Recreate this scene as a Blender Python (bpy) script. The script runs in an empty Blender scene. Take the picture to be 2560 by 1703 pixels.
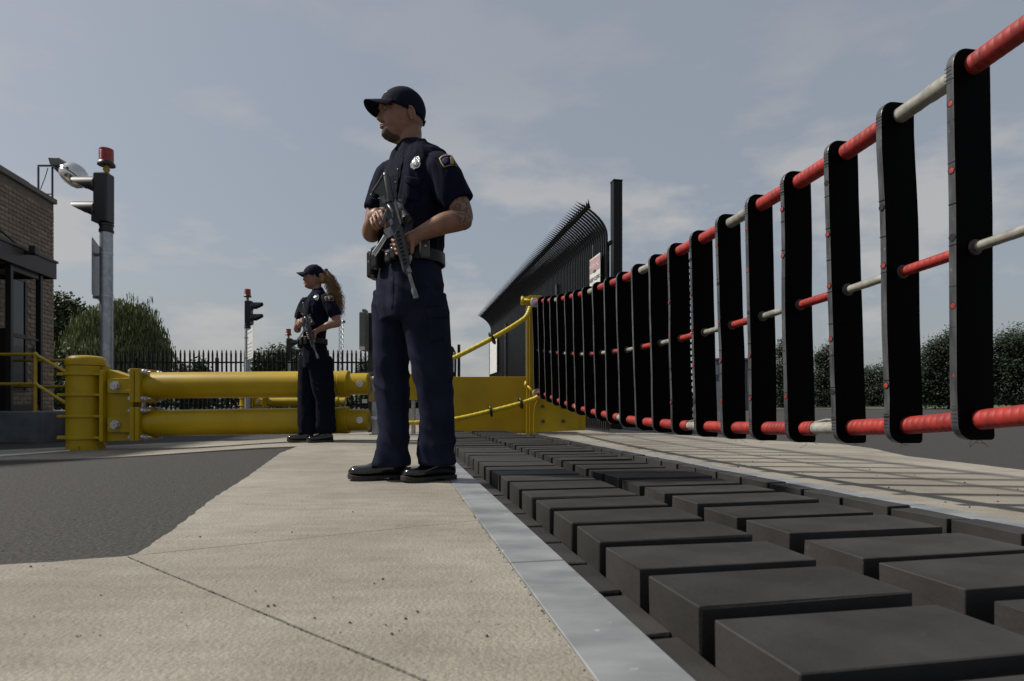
import bpy, bmesh, math, random
from mathutils import Vector, Matrix, noise
from mathutils.bvhtree import BVHTree
random.seed(7)
R = math.radians
scene = bpy.context.scene
COL = scene.collection
# ------------------------------------------------------------------ camera, world, sun
F, CX, HY, CH = 1500.0, 1280.0, 1018.0, 0.345
cam_d = bpy.data.cameras.new("camera")
cam = bpy.data.objects.new("camera", cam_d); COL.objects.link(cam)
cam.location = (0, 0, CH); cam.rotation_euler = (R(90), 0, 0)
cam_d.sensor_width = 36; cam_d.lens = F / 2560 * 36
cam_d.shift_y = (HY - 851.5) / 2560
cam_d.clip_start = 0.02; cam_d.clip_end = 3000
cam_d.dof.use_dof = True; cam_d.dof.focus_distance = 2.8; cam_d.dof.aperture_fstop = 7.0
scene.camera = cam
scene.view_settings.view_transform = 'Standard'
scene.view_settings.look = 'None'
scene.view_settings.exposure = 0.0
scene.view_settings.gamma = 1.0
SUN_EL, SUN_H = 46.0, Vector((-0.99, 0.10, 0)).normalized()
SUN = Vector((SUN_H.x * math.cos(R(SUN_EL)), SUN_H.y * math.cos(R(SUN_EL)), math.sin(R(SUN_EL))))
sd = bpy.data.lights.new("sun", 'SUN'); sd.energy = 4.8; sd.angle = R(3.0); sd.color = (1, .945, .86)
so = bpy.data.objects.new("sun", sd); COL.objects.link(so)
so.rotation_euler = SUN.to_track_quat('Z', 'Y').to_euler()
W = bpy.data.worlds.new("World"); scene.world = W; W.use_nodes = True
nt = W.node_tree; N = nt.nodes; L = nt.links; N.clear()
def nd(t, **k):
    n = N.new(t)
    for a, b in k.items(): setattr(n, a, b)
    return n
sky = nd('ShaderNodeTexSky', sky_type='NISHITA'); sky.sun_disc = False
sky.sun_elevation = R(SUN_EL); sky.sun_rotation = math.atan2(SUN_H.x, SUN_H.y)
sky.air_density = 1.2; sky.dust_density = 3.0; sky.ozone_density = 1.5
tc = nd('ShaderNodeTexCoord')
mp = nd('ShaderNodeMapping'); mp.inputs['Scale'].default_value = (1.0, 1.0, 2.6); mp.inputs['Location'].default_value = (3.1, .4, .0)
L.new(tc.outputs['Generated'], mp.inputs['Vector'])
nz = nd('ShaderNodeTexNoise'); nz.inputs['Scale'].default_value = 3.1; nz.inputs['Detail'].default_value = 7; nz.inputs['Roughness'].default_value = .55
L.new(mp.outputs[0], nz.inputs['Vector'])
rp = nd('ShaderNodeValToRGB'); rp.color_ramp.elements[0].position = .50; rp.color_ramp.elements[1].position = .60
L.new(nz.outputs['Fac'], rp.inputs['Fac'])
hz = nd('ShaderNodeMixRGB'); hz.inputs['Fac'].default_value = .66
L.new(sky.outputs[0], hz.inputs['Color1']); hz.inputs['Color2'].default_value = (3.3, 3.5, 3.8, 1)
cl = nd('ShaderNodeMixRGB')
mu = nd('ShaderNodeMath', operation='MULTIPLY'); mu.inputs[1].default_value = .75
sx = nd('ShaderNodeSeparateXYZ'); L.new(tc.outputs['Generated'], sx.inputs[0])
el = nd('ShaderNodeMapRange'); el.interpolation_type = 'SMOOTHSTEP'; L.new(sx.outputs[2], el.inputs[0])
el.inputs[1].default_value = .26; el.inputs[2].default_value = .50; el.inputs[3].default_value = 1.0; el.inputs[4].default_value = .22
m3 = nd('ShaderNodeMath', operation='MULTIPLY'); L.new(rp.outputs[0], m3.inputs[0]); L.new(el.outputs[0], m3.inputs[1])
L.new(m3.outputs[0], mu.inputs[0]); L.new(mu.outputs[0], cl.inputs['Fac'])
L.new(hz.outputs[0], cl.inputs['Color1']); cl.inputs['Color2'].default_value = (4.75, 4.65, 4.6, 1)
bg = nd('ShaderNodeBackground'); bg.inputs['Strength'].default_value = .104
ow = nd('ShaderNodeOutputWorld'); L.new(cl.outputs[0], bg.inputs[0]); L.new(bg.outputs[0], ow.inputs[0])

# ------------------------------------------------------------------ helpers
def P(px, py, Y): return Vector(((px - CX) / F * Y, Y, CH - (py - HY) / F * Y))
def G(px, py, z=0.0):
    Y = (CH - z) * F / (py - HY)
    return Vector(((px - CX) / F * Y, Y, z))
TAN = 290 / F
AL = math.atan(TAN); D = Vector((-math.sin(AL), math.cos(AL), 0)); E = Vector((math.cos(AL), math.sin(AL), 0))
def PD(x0, Y, z=0.0): return Vector((x0 - TAN * Y, Y, z))       # on the line with offset x0 that runs along the pit
def sm(t):
    t = max(0.0, min(1.0, t)); return t * t * (3 - 2 * t)
def g(x, y): return -0.09 * sm((-x - 1.8) / 2.0) * sm((y - 3.2) / 2.2)

def wm(o):
    m = o.matrix_basis.copy()
    if o.parent: m = wm(o.parent) @ o.matrix_parent_inverse @ m
    return m
def setpar(o, p):
    if p is not None:
        o.parent = p; o.matrix_parent_inverse = wm(p).inverted()
def tag(o, label=None, cat=None, group=None, kind=None):
    if label: o['label'] = label
    if cat: o['category'] = cat
    if group: o['group'] = group
    if kind: o['kind'] = kind
    return o
def thing(name, label, cat, loc, group=None):
    o = bpy.data.objects.new(name, None); COL.objects.link(o); o.location = loc; o.empty_display_size = .1
    return tag(o, label, cat, group)
def link(name, me, parent=None, loc=None, rot=None):
    o = bpy.data.objects.new(name, me); COL.objects.link(o)
    if loc is not None: o.location = loc
    if rot is not None: o.rotation_euler = rot
    setpar(o, parent); return o

class MB:
    def __init__(s): s.v = []; s.f = []; s.m = []; s.mi = 0
    def add(s, vs, fs):
        b = len(s.v); s.v += [tuple(v) for v in vs]
        s.f += [tuple(i + b for i in f) for f in fs]; s.m += [s.mi] * len(fs); return s
    def box(s, c, size, ax=None):
        c = Vector(c); X, Y, Z = ax if ax else (Vector((1, 0, 0)), Vector((0, 1, 0)), Vector((0, 0, 1)))
        h = [x / 2 for x in size]; vs = []
        for i in (-1, 1):
            for j in (-1, 1):
                for k in (-1, 1): vs.append(c + X * h[0] * i + Y * h[1] * j + Z * h[2] * k)
        return s.add(vs, [(0, 1, 3, 2), (4, 6, 7, 5), (0, 4, 5, 1), (2, 3, 7, 6), (0, 2, 6, 4), (1, 5, 7, 3)])
    def bb(s, a, b):
        a = Vector(a); b = Vector(b)
        return s.box((a + b) / 2, [abs(b[i] - a[i]) for i in range(3)])
    def loft(s, rings, cap=True, closed=False):
        n = len(rings[0]); vs = [p for r in rings for p in r]; fs = []
        m = len(rings)
        for i in range(m - 1 if not closed else m):
            a = i * n; b = ((i + 1) % m) * n
            for j in range(n):
                k = (j + 1) % n; fs.append((a + j, a + k, b + k, b + j))
        if cap and not closed:
            for ri in (0, m - 1):
                c = sum((Vector(p) for p in rings[ri]), Vector()) / n; vs.append(c); ci = len(vs) - 1
                for j in range(n):
                    k = (j + 1) % n
                    fs.append((ci, ri * n + k, ri * n + j) if ri == 0 else (ci, ri * n + j, ri * n + k))
        return s.add(vs, fs)
    def tube(s, pts, rad, n=12, cap=True, flat=1.0, round_ends=False):
        pts = [Vector(p) for p in pts]
        if not isinstance(rad, (list, tuple)): rad = [rad] * len(pts)
        rad = list(rad)
        if round_ends:
            for e, o in ((0, 1), (-1, -2)):
                d = (pts[e] - pts[o]).normalized(); r = rad[e]; ex = []
                for a in (35, 65, 85): ex.append((pts[e] + d * r * math.sin(R(a)), r * math.cos(R(a))))
                if e == 0: pts = [x[0] for x in ex[::-1]] + pts; rad = [x[1] for x in ex[::-1]] + rad
                else: pts = pts + [x[0] for x in ex]; rad = rad + [x[1] for x in ex]
        rings = []; up = None
        for i, p in enumerate(pts):
            t = (pts[min(i + 1, len(pts) - 1)] - pts[max(i - 1, 0)]).normalized()
            if up is None:
                up = Vector((0, 0, 1)) if abs(t.z) < .9 else Vector((0, 1, 0))
            up = (up - t * up.dot(t)).normalized(); sd_ = t.cross(up)
            rings.append([p + (up * math.cos(2 * math.pi * j / n) + sd_ * flat * math.sin(2 * math.pi * j / n)) * rad[i] for j in range(n)])
        return s.loft(rings, cap)
    def cyl(s, a, b, r, r2=None, n=20): return s.tube([a, b], [r, r if r2 is None else r2], n)
    def lathe(s, c, prof, n=28, axis=Vector((0, 0, 1))):      # prof: (radius, height)
        c = Vector(c); axis = axis.normalized(); u = axis.orthogonal().normalized(); w = axis.cross(u)
        return s.loft([[c + axis * h + (u * math.cos(2 * math.pi * j / n) + w * math.sin(2 * math.pi * j / n)) * max(r, 1e-4) for j in range(n)] for r, h in prof])
    def ell(s, c, rx, ry, rz, ax=None, n=16, m=10):
        c = Vector(c); X, Y, Z = ax if ax else (Vector((1, 0, 0)), Vector((0, 1, 0)), Vector((0, 0, 1)))
        rings = []
        for i in range(m + 1):
            a = -math.pi / 2 + math.pi * (i + .02) / (m + .04)
            rings.append([c + Z * rz * math.sin(a) + (X * rx * math.cos(2 * math.pi * j / n) + Y * ry * math.sin(2 * math.pi * j / n)) * math.cos(a) for j in range(n)])
        return s.loft(rings)
    def prism(s, front, off):                                 # polygon extruded by the vector off
        front = [Vector(p) for p in front]; n = len(front); off = Vector(off)
        vs = front + [p + off for p in front]
        fs = [tuple(range(n)), tuple(range(2 * n - 1, n - 1, -1))] + [(j, j + n, (j + 1) % n + n, (j + 1) % n) for j in range(n)]
        return s.add(vs, fs)
    def mesh(s, name, mats, smooth=False):
        me = bpy.data.meshes.new(name); me.from_pydata(s.v, [], s.f)
        for m in (mats if isinstance(mats, (list, tuple)) else [mats]): me.materials.append(m)
        me.polygons.foreach_set('material_index', s.m)
        bm = bmesh.new(); bm.from_mesh(me); bmesh.ops.recalc_face_normals(bm, faces=bm.faces); bm.to_mesh(me); bm.free()
        if smooth:
            me.polygons.foreach_set('use_smooth', [True] * len(me.polygons))
        me.update(); return me
    def build(s, name, mats, parent=None, smooth=False, bevel=0, seg=2, auto=None):
        me = s.mesh(name, mats, smooth or auto is not None)
        if auto is not None: me.set_sharp_from_angle(angle=R(auto))
        o = link(name, me, parent)
        if bevel:
            b = o.modifiers.new('bevel', 'BEVEL'); b.width = bevel; b.segments = seg; b.limit_method = 'ANGLE'; b.angle_limit = R(40)
            b.harden_normals = False
        return o

# ------------------------------------------------------------------ materials
def mat(name, col, rough=.6, metal=0.0, col2=None, ns=8.0, detail=5, bump=0.0, bs=60.0, stretch=None, coat=0, spec=.5,
        ramp=(.35, .65), rnd=0.0, speck=None, island=False, bdist=.002):
    m = bpy.data.materials.new(name); m.use_nodes = True
    t = m.node_tree; n = t.nodes; l = t.links; b = n['Principled BSDF']
    b.inputs['Roughness'].default_value = rough; b.inputs['Metallic'].default_value = metal
    b.inputs['Coat Weight'].default_value = coat; b.inputs['Specular IOR Level'].default_value = spec
    tc = n.new('ShaderNodeTexCoord'); mp = n.new('ShaderNodeMapping'); l.new(tc.outputs['Object'], mp.inputs[0])
    if stretch: mp.inputs['Scale'].default_value = stretch
    c4 = (*col, 1); out = None
    if col2 is None: col2 = tuple(c * .8 for c in col)
    nz = n.new('ShaderNodeTexNoise'); nz.inputs['Scale'].default_value = ns; nz.inputs['Detail'].default_value = detail
    l.new(mp.outputs[0], nz.inputs['Vector'])
    r = n.new('ShaderNodeValToRGB'); r.color_ramp.elements[0].position = ramp[0]; r.color_ramp.elements[1].position = ramp[1]
    r.color_ramp.elements[0].color = (*col2, 1); r.color_ramp.elements[1].color = c4
    l.new(nz.outputs['Fac'], r.inputs[0]); out = r.outputs[0]
    if speck:                                              # (scale, threshold, colour)
        z = n.new('ShaderNodeTexNoise'); z.inputs['Scale'].default_value = speck[0]; z.inputs['Detail'].default_value = 3
        l.new(tc.outputs['Object'], z.inputs['Vector'])
        q = n.new('ShaderNodeValToRGB'); q.color_ramp.elements[0].position = speck[1]; q.color_ramp.elements[1].position = speck[1] + .05
        l.new(z.outputs['Fac'], q.inputs[0])
        x = n.new('ShaderNodeMixRGB'); l.new(q.outputs[0], x.inputs[0]); l.new(out, x.inputs[1]); x.inputs[2].default_value = (*speck[2], 1); out = x.outputs[0]
    if rnd:
        oi = n.new('ShaderNodeNewGeometry' if island else 'ShaderNodeObjectInfo')
        mr = n.new('ShaderNodeMapRange'); l.new(oi.outputs['Random Per Island' if island else 'Random'], mr.inputs[0])
        mr.inputs[3].default_value = 1 - rnd; mr.inputs[4].default_value = 1 + rnd
        x = n.new('ShaderNodeVectorMath'); x.operation = 'SCALE'; l.new(out, x.inputs[0]); l.new(mr.outputs[0], x.inputs['Scale']); out = x.outputs[0]
    l.new(out, b.inputs['Base Color'])
    if bump:
        z = n.new('ShaderNodeTexNoise'); z.inputs['Scale'].default_value = bs; z.inputs['Detail'].default_value = 6
        l.new(mp.outputs[0], z.inputs['Vector'])
        bu = n.new('ShaderNodeBump'); bu.inputs['Strength'].default_value = bump; bu.inputs['Distance'].default_value = bdist
        l.new(z.outputs['Fac'], bu.inputs['Height']); l.new(bu.outputs[0], b.inputs['Normal'])
    return m
YEL = (.42, .285, .0)
M = dict(
    asphalt=mat('asphalt', (.052, .049, .045), .85, col2=(.024, .0225, .021), ns=75, detail=4, bump=1.0, bs=85, spec=.3, speck=(120, .66, (.13, .12, .115)), ramp=(.35, .65), bdist=.006),
    joint=mat('joint_filler', (.05, .045, .042), .9, bump=.5),
    paint_w=mat('line_paint', (.62, .6, .56), .6, col2=(.45, .43, .4), ns=20, bump=.2),
    yellow=mat('yellow_paint', YEL, .42, col2=(.34, .225, .0), ns=2.5, bump=.06, bs=25, spec=.35),
    yellow2=mat('yellow_rope', (.62, .47, .02), .45, col2=(.5, .37, .02), ns=30, bump=.2),
    yrail=mat('yellow_rail_paint', (.5, .34, .02), .42, col2=(.38, .26, .02), ns=12, bump=.1),
    galv=mat('galvanised_steel', (.42, .44, .47), .42, .75, col2=(.30, .32, .35), ns=18, detail=3, bump=.1),
    bolt=mat('zinc_bolt', (.55, .55, .57), .35, .7, col2=(.4, .4, .42), ns=40),
    black=mat('black_powder_coat', (.0035, .0038, .0045), .45, spec=.25, bump=.05, bs=120),
    rubber=mat('black_rubber_web', (.0016, .0016, .002), .7, col2=(.001, .001, .0013), ns=40, spec=.05, bump=.25, bs=350, bdist=.001),
    edge=mat('lit_scuffed_rubber_edge', (.075, .078, .083), .38, col2=(.03, .031, .035), ns=30, detail=8, stretch=(1, 1, .25), bump=.3, bs=90, speck=(60, .68, (.14, .135, .12))),  # rubber edge with scuffs; sky light on it is put into the colour
    hole_shade=mat('dark_hole_shade', (.003, .003, .003), .8),  # real holes, and shade put into colour under the step and on fence backing
    red=mat('red_sleeve', (.34, .024, .018), .62, col2=(.19, .015, .012), ns=26, bump=.15, bs=60, rnd=.12),
    greytape=mat('grey_tape', (.36, .35, .31), .45, .1, col2=(.20, .19, .165), ns=22, detail=9, bump=.5, bs=40, stretch=(.3, 1, 1), rnd=.15),
    block=mat('block_rubber', (.040, .038, .0365), .6, col2=(.021, .0195, .0185), ns=7, detail=11, bump=.5, bs=90, rnd=.2, speck=(24, .72, (.075, .062, .05)), spec=.22, ramp=(.28, .72)),
    pit=mat('pit_steel', (.045, .032, .026), .8, col2=(.02, .015, .012), ns=9, bump=.4),
    brown=mat('brown_metal', (.060, .045, .042), .5, bump=.05),
    darkfr=mat('dark_bronze_frame', (.012, .011, .011), .4),
    glass=mat('dark_window_glass', (.014, .019, .026), .12, spec=.6),
    mortar=mat('mortar', (.18, .15, .12), .9, bump=.4, bs=120),
    brick=mat('buff_brick', (.27, .215, .16), .85, col2=(.19, .145, .105), ns=14, bump=.5, bs=110, rnd=.22),
    coping=mat('coping', (.17, .155, .14), .7, bump=.2),
    cblock=mat('painted_concrete', (.12, .13, .145), .8, col2=(.085, .092, .10), ns=6, bump=.4, bs=50),
    bconc=mat('brown_concrete', (.17, .14, .115), .85, col2=(.11, .09, .075), ns=7, bump=.4, bs=60),
    beacon=mat('red_beacon_lens', (.34, .012, .006), .25, coat=.5),
    amber=mat('amber_neck', (.4, .24, .02), .4),
    sigbk=mat('signal_housing', (.008, .011, .011), .38),
    lens=mat('signal_lens', (.05, .03, .02), .2),
    signback=mat('sign_back', (.22, .235, .24), .5, .3, bump=.05),
    white=mat('white_sign', (.62, .63, .62), .5, col2=(.5, .5, .5), ns=9),
    signred=mat('faded_red_print', (.42, .25, .25), .5),
    signink=mat('dark_print', (.05, .05, .055), .6),
    chrome=mat('polished_reflector', (.72, .72, .70), .2, .95, col2=(.55, .55, .53), ns=3),
    cabinet=mat('cabinet_grey', (.11, .115, .115), .5, bump=.05),
    shed=mat('shed_siding', (.085, .10, .125), .7, bump=.1),
    shedlt=mat('shed_trim', (.32, .33, .34), .7),
    bark=mat('bark', (.07, .055, .04), .9, bump=.6, bs=20, stretch=(1, 1, .3)),
    kerb=mat('kerb_concrete', (.42, .40, .37), .8, bump=.2),
    shirt=mat('navy_shirt', (.0065, .0075, .020), .9, col2=(.0045, .0055, .014), ns=20, bump=.35, bs=900, spec=.08, bdist=.0006),
    pants=mat('navy_trousers', (.014, .0165, .034), .9, col2=(.009, .011, .024), ns=9, bump=.3, bs=800, spec=.08, bdist=.0006),
    pants_shaded=mat('shaded_navy_trousers', (.005, .006, .014), .9, col2=(.004, .0045, .010), ns=9, bump=.3, bs=800, spec=.08, bdist=.0006),  # darker copy of the trousers; the woman's deeper shade is put into the colour
    cap=mat('cap_cloth', (.007, .0085, .021), .85, bump=.3, bs=900, spec=.1, bdist=.0006),
    leather=mat('black_leather', (.005, .005, .006), .42, bump=.2, bs=150, spec=.3),
    shoe=mat('polished_shoe', (.006, .006, .007), .16, bump=.05, bs=60, spec=.6, coat=.5),
    sole=mat('shoe_sole', (.018, .017, .016), .65, bump=.3, bs=90),
    gun=mat('gunmetal', (.032, .033, .035), .3, .2, col2=(.018, .019, .02), ns=30, bump=.1, bs=200),
    gunlt=mat('worn_lit_gunmetal', (.22, .22, .22), .28, .3, col2=(.07, .07, .073), ns=30, bump=.1),  # worn metal; highlights are also brightened into the colour
    poly=mat('black_polymer', (.055, .055, .053), .4, bump=.2, bs=300),
    mag=mat('aluminium_magazine', (.68, .66, .63), .36, .15, col2=(.5, .48, .46), ns=18),
    silver=mat('silver_badge', (.62, .60, .56), .24, .9, col2=(.3, .29, .27), ns=240, bump=.6, bs=300),
    gold=mat('gold_thread', (.26, .19, .075), .6, bump=.4, bs=500),
    pblue=mat('patch_blue', (.008, .012, .075), .8),
    hair=mat('light_brown_hair', (.27, .16, .075), .6, col2=(.14, .08, .035), ns=20, rnd=.35, island=True),
    beard=mat('dark_beard', (.045, .028, .018), .85, col2=(.10, .065, .045), ns=220, bump=.9, bs=500, bdist=.003),
    eyew=mat('eye_white', (.22, .20, .18), .3), iris=mat('iris', (.03, .02, .015), .1),
    lip=mat('lip', (.30, .10, .085), .5),
)
def leafmat(name, a, b):
    m = mat(name, a, .65, col2=b, ns=.35, rnd=.38, island=True, spec=.25)
    bs = m.node_tree.nodes['Principled BSDF']; 
    pass
    return m
M['willow'] = leafmat('willow_leaves', (.17, .19, .072), (.085, .105, .042))
M['leaf'] = leafmat('broad_leaves', (.050, .072, .026), (.026, .040, .016))
M['leafd'] = leafmat('dark_leaves', (.022, .034, .016), (.010, .018, .009))
M['grass'] = mat('lawn_grass', (.085, .115, .03), .9, col2=(.05, .08, .02), ns=.6, bump=.8, bs=6, bdist=.05)

def concrete_mat():
    m = bpy.data.materials.new('broomed_concrete'); m.use_nodes = True
    t = m.node_tree; n = t.nodes; l = t.links; b = n['Principled BSDF']; b.inputs['Roughness'].default_value = .82
    tc = n.new('ShaderNodeTexCoord')
    def noi(scale, det, st=(1, 1, 1), rot=0, ro=.5):
        mp = n.new('ShaderNodeMapping'); mp.inputs['Scale'].default_value = st; mp.inputs['Rotation'].default_value = (0, 0, rot)
        l.new(tc.outputs['Object'], mp.inputs[0]); z = n.new('ShaderNodeTexNoise'); z.inputs['Scale'].default_value = scale
        z.inputs['Detail'].default_value = det; z.inputs['Roughness'].default_value = ro; l.new(mp.outputs[0], z.inputs['Vector']); return z.outputs['Fac']
    def ramp(f, a, b_, c0, c1):
        r = n.new('ShaderNodeValToRGB'); e = r.color_ramp.elements; e[0].position = a; e[1].position = b_; e[0].color = (*c0, 1); e[1].color = (*c1, 1)
        l.new(f, r.inputs[0]); return r.outputs[0]
    def mix(f, a, b_, op='MIX'):
        x = n.new('ShaderNodeMixRGB'); x.blend_type = op
        if isinstance(f, float): x.inputs[0].default_value = f
        else: l.new(f, x.inputs[0])
        l.new(a, x.inputs[1])
        if isinstance(b_, tuple): x.inputs[2].default_value = (*b_, 1)
        else: l.new(b_, x.inputs[2])
        return x.outputs[0]
    base = ramp(noi(1.3, 8, ro=.62), .32, .68, (.195, .176, .142), (.325, .302, .255))
    base = mix(.55, base, ramp(noi(5, 6, (1, 4, 1), rot=-AL), .3, .7, (.72, .70, .66), (1.1, 1.1, 1.1)), 'MULTIPLY')
    base = mix(.7, base, ramp(noi(190, 3), .3, .7, (.70, .69, .67), (1.12, 1.12, 1.12)), 'MULTIPLY')
    base = mix(ramp(noi(33, 4), .70, .76, (0, 0, 0), (.7, .7, .7)), base, (.11, .095, .075))
    base = mix(ramp(noi(2.3, 9, (1, 2.5, 1), ro=.7), .56, .74, (0, 0, 0), (.62, .62, .62)), base, (.155, .135, .10))
    l.new(base, b.inputs['Base Color'])
    a = noi(120, 6); c = noi(60, 4); s2 = noi(9, 3)
    ad = n.new('ShaderNodeMath'); ad.operation = 'ADD'; l.new(a, ad.inputs[0]); l.new(c, ad.inputs[1])
    ad2 = n.new('ShaderNodeMath'); ad2.operation = 'MULTIPLY_ADD'; l.new(s2, ad2.inputs[0]); ad2.inputs[1].default_value = 2.2; l.new(ad.outputs[0], ad2.inputs[2])
    bu = n.new('ShaderNodeBump'); bu.inputs['Strength'].default_value = .75; bu.inputs['Distance'].default_value = .0032
    l.new(ad2.outputs[0], bu.inputs['Height']); l.new(bu.outputs[0], b.inputs['Normal'])
    return m
M['conc'] = concrete_mat()
def steel_strip_mat():
    m = mat('galvanised_plate', (.27, .28, .285), .55, .2, col2=(.15, .158, .165), ns=4.5, detail=9, stretch=(1.0, 2.2, 1), bump=.25, bs=40, speck=(22, .66, (.33, .34, .345)), ramp=(.3, .66))
    return m
M['strip'] = steel_strip_mat()

# ------------------------------------------------------------------ ground
def ground_grid():
    us = [-900, -300, -120, -60, -30, -18, -12, -9] + [-8 + .5 * i for i in range(16)] + [.373 * .9818, .7, 1.1, 1.45, 1.77 * .9818, 2.2, 3, 5, 8, 14, 30, 60, 120, 300, 900]
    vs = [-8, -4, -1.5, 0, .8, 1.6, 2.4, 3.0, 3.4, 3.8, 4.2, 4.6, 5.0, 5.4, 5.8, 6.4, 7.0, 7.5, 9, 12, 16, 24, 40, 70, 110, 180, 300, 600, 1600]
    us = sorted(set(us)); bm = bmesh.new(); gv = {}
    for i, u in enumerate(us):
        for j, v in enumerate(vs):
            p = E * u + D * v; gv[i, j] = bm.verts.new((p.x, p.y, g(p.x, p.y) - .012))
    for i in range(len(us) - 1):
        for j in range(len(vs) - 1):
            if us[i] > .36 and us[i + 1] < 1.75 and vs[j] >= -1.6 and vs[j + 1] <= 7.6: continue
            bm.faces.new((gv[i, j], gv[i + 1, j], gv[i + 1, j + 1], gv[i, j + 1]))
    me = bpy.data.meshes.new('ground'); bm.to_mesh(me); bm.free(); me.materials.append(M['asphalt'])
    return tag(link('asphalt_ground', me), kind='structure')
ground_grid()

def rough(pts, amp=.008, step=.05, seed=0):
    out = []
    for a, b in zip(pts[:-1], pts[1:]):
        n = max(1, int((b - a).length / step))
        nrm = Vector((-(b - a).y, (b - a).x, 0)).normalized()
        for i in range(n):
            p = a.lerp(b, i / n); out.append(p + nrm * amp * (noise.noise(p * 14 + Vector((seed, 0, 0))) + .6 * noise.noise(p * 55)))
    out.append(pts[-1]); return out
def sheet(name, pts, m, z=0.0, thick=.02, planes=True, parent=None, kind='structure'):
    bm = bmesh.new(); vs = [bm.verts.new((p.x, p.y, 0)) for p in pts]
    f = bm.faces.new(vs); bmesh.ops.triangulate(bm, faces=[f])
    if planes:
        xs = [-8, -6, -5, -4.4, -3.8, -3.4, -3.0, -2.6, -2.2, -1.8]; ys = [3.2, 3.6, 4.0, 4.4, 4.8, 5.2, 5.6]
        for x in xs: bmesh.ops.bisect_plane(bm, geom=bm.verts[:] + bm.edges[:] + bm.faces[:], plane_co=(x, 0, 0), plane_no=(1, 0, 0))
        for y in ys: bmesh.ops.bisect_plane(bm, geom=bm.verts[:] + bm.edges[:] + bm.faces[:], plane_co=(0, y, 0), plane_no=(0, 1, 0))
    r = bmesh.ops.extrude_face_region(bm, geom=bm.faces[:])
    low = {v for v in r['geom'] if isinstance(v, bmesh.types.BMVert)}
    for v in bm.verts: v.co.z = g(v.co.x, v.co.y) + z - (thick if v in low else 0)
    bmesh.ops.recalc_face_normals(bm, faces=bm.faces)
    me = bpy.data.meshes.new(name); bm.to_mesh(me); bm.free(); me.materials.append(m)
    o = link(name, me, parent)
    if kind: o['kind'] = kind
    return o
V = Vector
SL, SR = .251, 1.87
J0 = G(315, 1391); J1 = V((.145, .55, 0)); J2 = PD(SL, 1.83)
apron = bpy.data.objects.new('concrete_apron', None); COL.objects.link(apron); apron['kind'] = 'structure'
def off(p, dx, dy): return p + V((dx, dy, 0))
edgeA = rough([J0, G(0, 1413), V((-3, .62, 0)), V((-7, -.8, 0))], .007, .04, 1)
sA = edgeA + [V((-7, -3, 0)), PD(SL, -3)] + [PD(SL, .55) + V((.0, -.006, 0))] + rough([J1 + V((-.0015, -.0015, 0)), J0 + V((-.0015, -.002, 0))], .0015, .03, 5)[:-1]
sheet('concrete_slab', sA, M['conc'], 0, .02, False, apron, None)
sB = rough([J0 + V((.002, .002, 0)), J1 + V((.0015, .004, 0))], .0015, .03, 6) + [PD(SL, 1.0), J2 + V((0, -.003, 0))] + rough([J2 + V((0, -.003, 0)), J0 + V((.006, .001, 0))], .002, .04, 8)[1:-1]
sheet('concrete_slab', sB, M['conc'], 0, .02, False, apron, None)
ed = rough([J0, G(345, 1384), G(430, 1325), G(445, 1314), G(543, 1239), G(624, 1188), G(700, 1133), G(744, 1116)], .008, .018, 2)
ed2 = rough([G(744, 1116), G(0, 1139, -.04), V((-9, 2.0, 0))], .006, .08, 3)[1:]
far = [V((-9, 3.6, 0)), V((-5.6, 5.6, 0)), G(500, 1094, -.04), V((-1.9, 8.4, 0)), V((-1.6, 9.3, 0)), V((-3, 12, 0)), V((-.5, 12.5, 0)), PD(SL, 7.6)]
sC = ed + ed2 + far + [PD(SL, 3.6), J2 + V((0, .002, 0))]
sheet('concrete_slab', sC, M['conc'], 0, .02, True, apron, None)
rt = rough([G(1464, 1066), G(1700, 1088), G(1950, 1103), G(2096, 1110), G(2180, 1121), G(2264, 1140), G(2560, 1175), V((2.9, 1.5, 0)), V((3.2, -3, 0))], .012, .08, 9)
sD = [PD(SR, -3)] + [PD(SR, y) for y in (0, 2, 4, 6, 7.6)] + [PD(SR, 11.5)] + rt
sheet('concrete_slab', sD, M['conc'], 0, .02, False, apron, None)
sheet('concrete_slab', [PD(SL + .02, 7.63), PD(SR - .005, 7.63), PD(SR - .005, 12.4), PD(SL + .02, 12.4)], M['conc'], -.001, .02, False, apron, None)
sheet('joint_seal', [J0 + V((-.01,-.01,0)), J0+V((0,.012,0)), J2+V((0,.012,0)), J2+V((0,-.012,0))], M['conc'], -.0006, .006, False, apron, None)
# painted line beside the hinge post
wl = sheet('painted_line', [G(-60, 1138.5, -.06), G(-60, 1134.5, -.06), G(175, 1121, -.07), G(175, 1123.5, -.07)], M['paint_w'], .006, .004, True)

# the pit with its rows of blocks
pit_root = thing('barrier_pit', 'long pit of black rubber blocks in rows between two steel edge plates', 'vehicle barrier pit', PD(1.07, 3.5, -.2))
mb = MB()
def pbox(mb, u0, u1, v0, v1, z0, z1):
    c = E * ((u0 + u1) / 2) + D * ((v0 + v1) / 2) + V((0, 0, (z0 + z1) / 2)); mb.box(c, (u1 - u0, v1 - v0, z1 - z0), (E, D, V((0, 0, 1))))
UA, UB = .373 * .9818, 1.77 * .9818
pbox(mb, UA - .02, UB + .02, -1.5, 7.62, -.30, -.27)
pbox(mb, UA - .02, UA, -1.5, 7.62, -.27, -.008); pbox(mb, UB, UB + .02, -1.5, 7.62, -.27, -.008)
pbox(mb, UA, UB, 7.5, 7.62, -.27, .0)
mb.build('pit_lining', M['pit'], pit_root)
def strips(u0, u1, seg):
    v = -1.2
    while v < 7.5:
        b = MB(); pbox(b, u0, u1, v + .002, min(v + seg, 7.55) - .002, -.014, .0025 + random.uniform(-.0008, .0008)); b.build('edge_plate', M['strip'], pit_root, bevel=.0015, seg=1); v += seg
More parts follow.
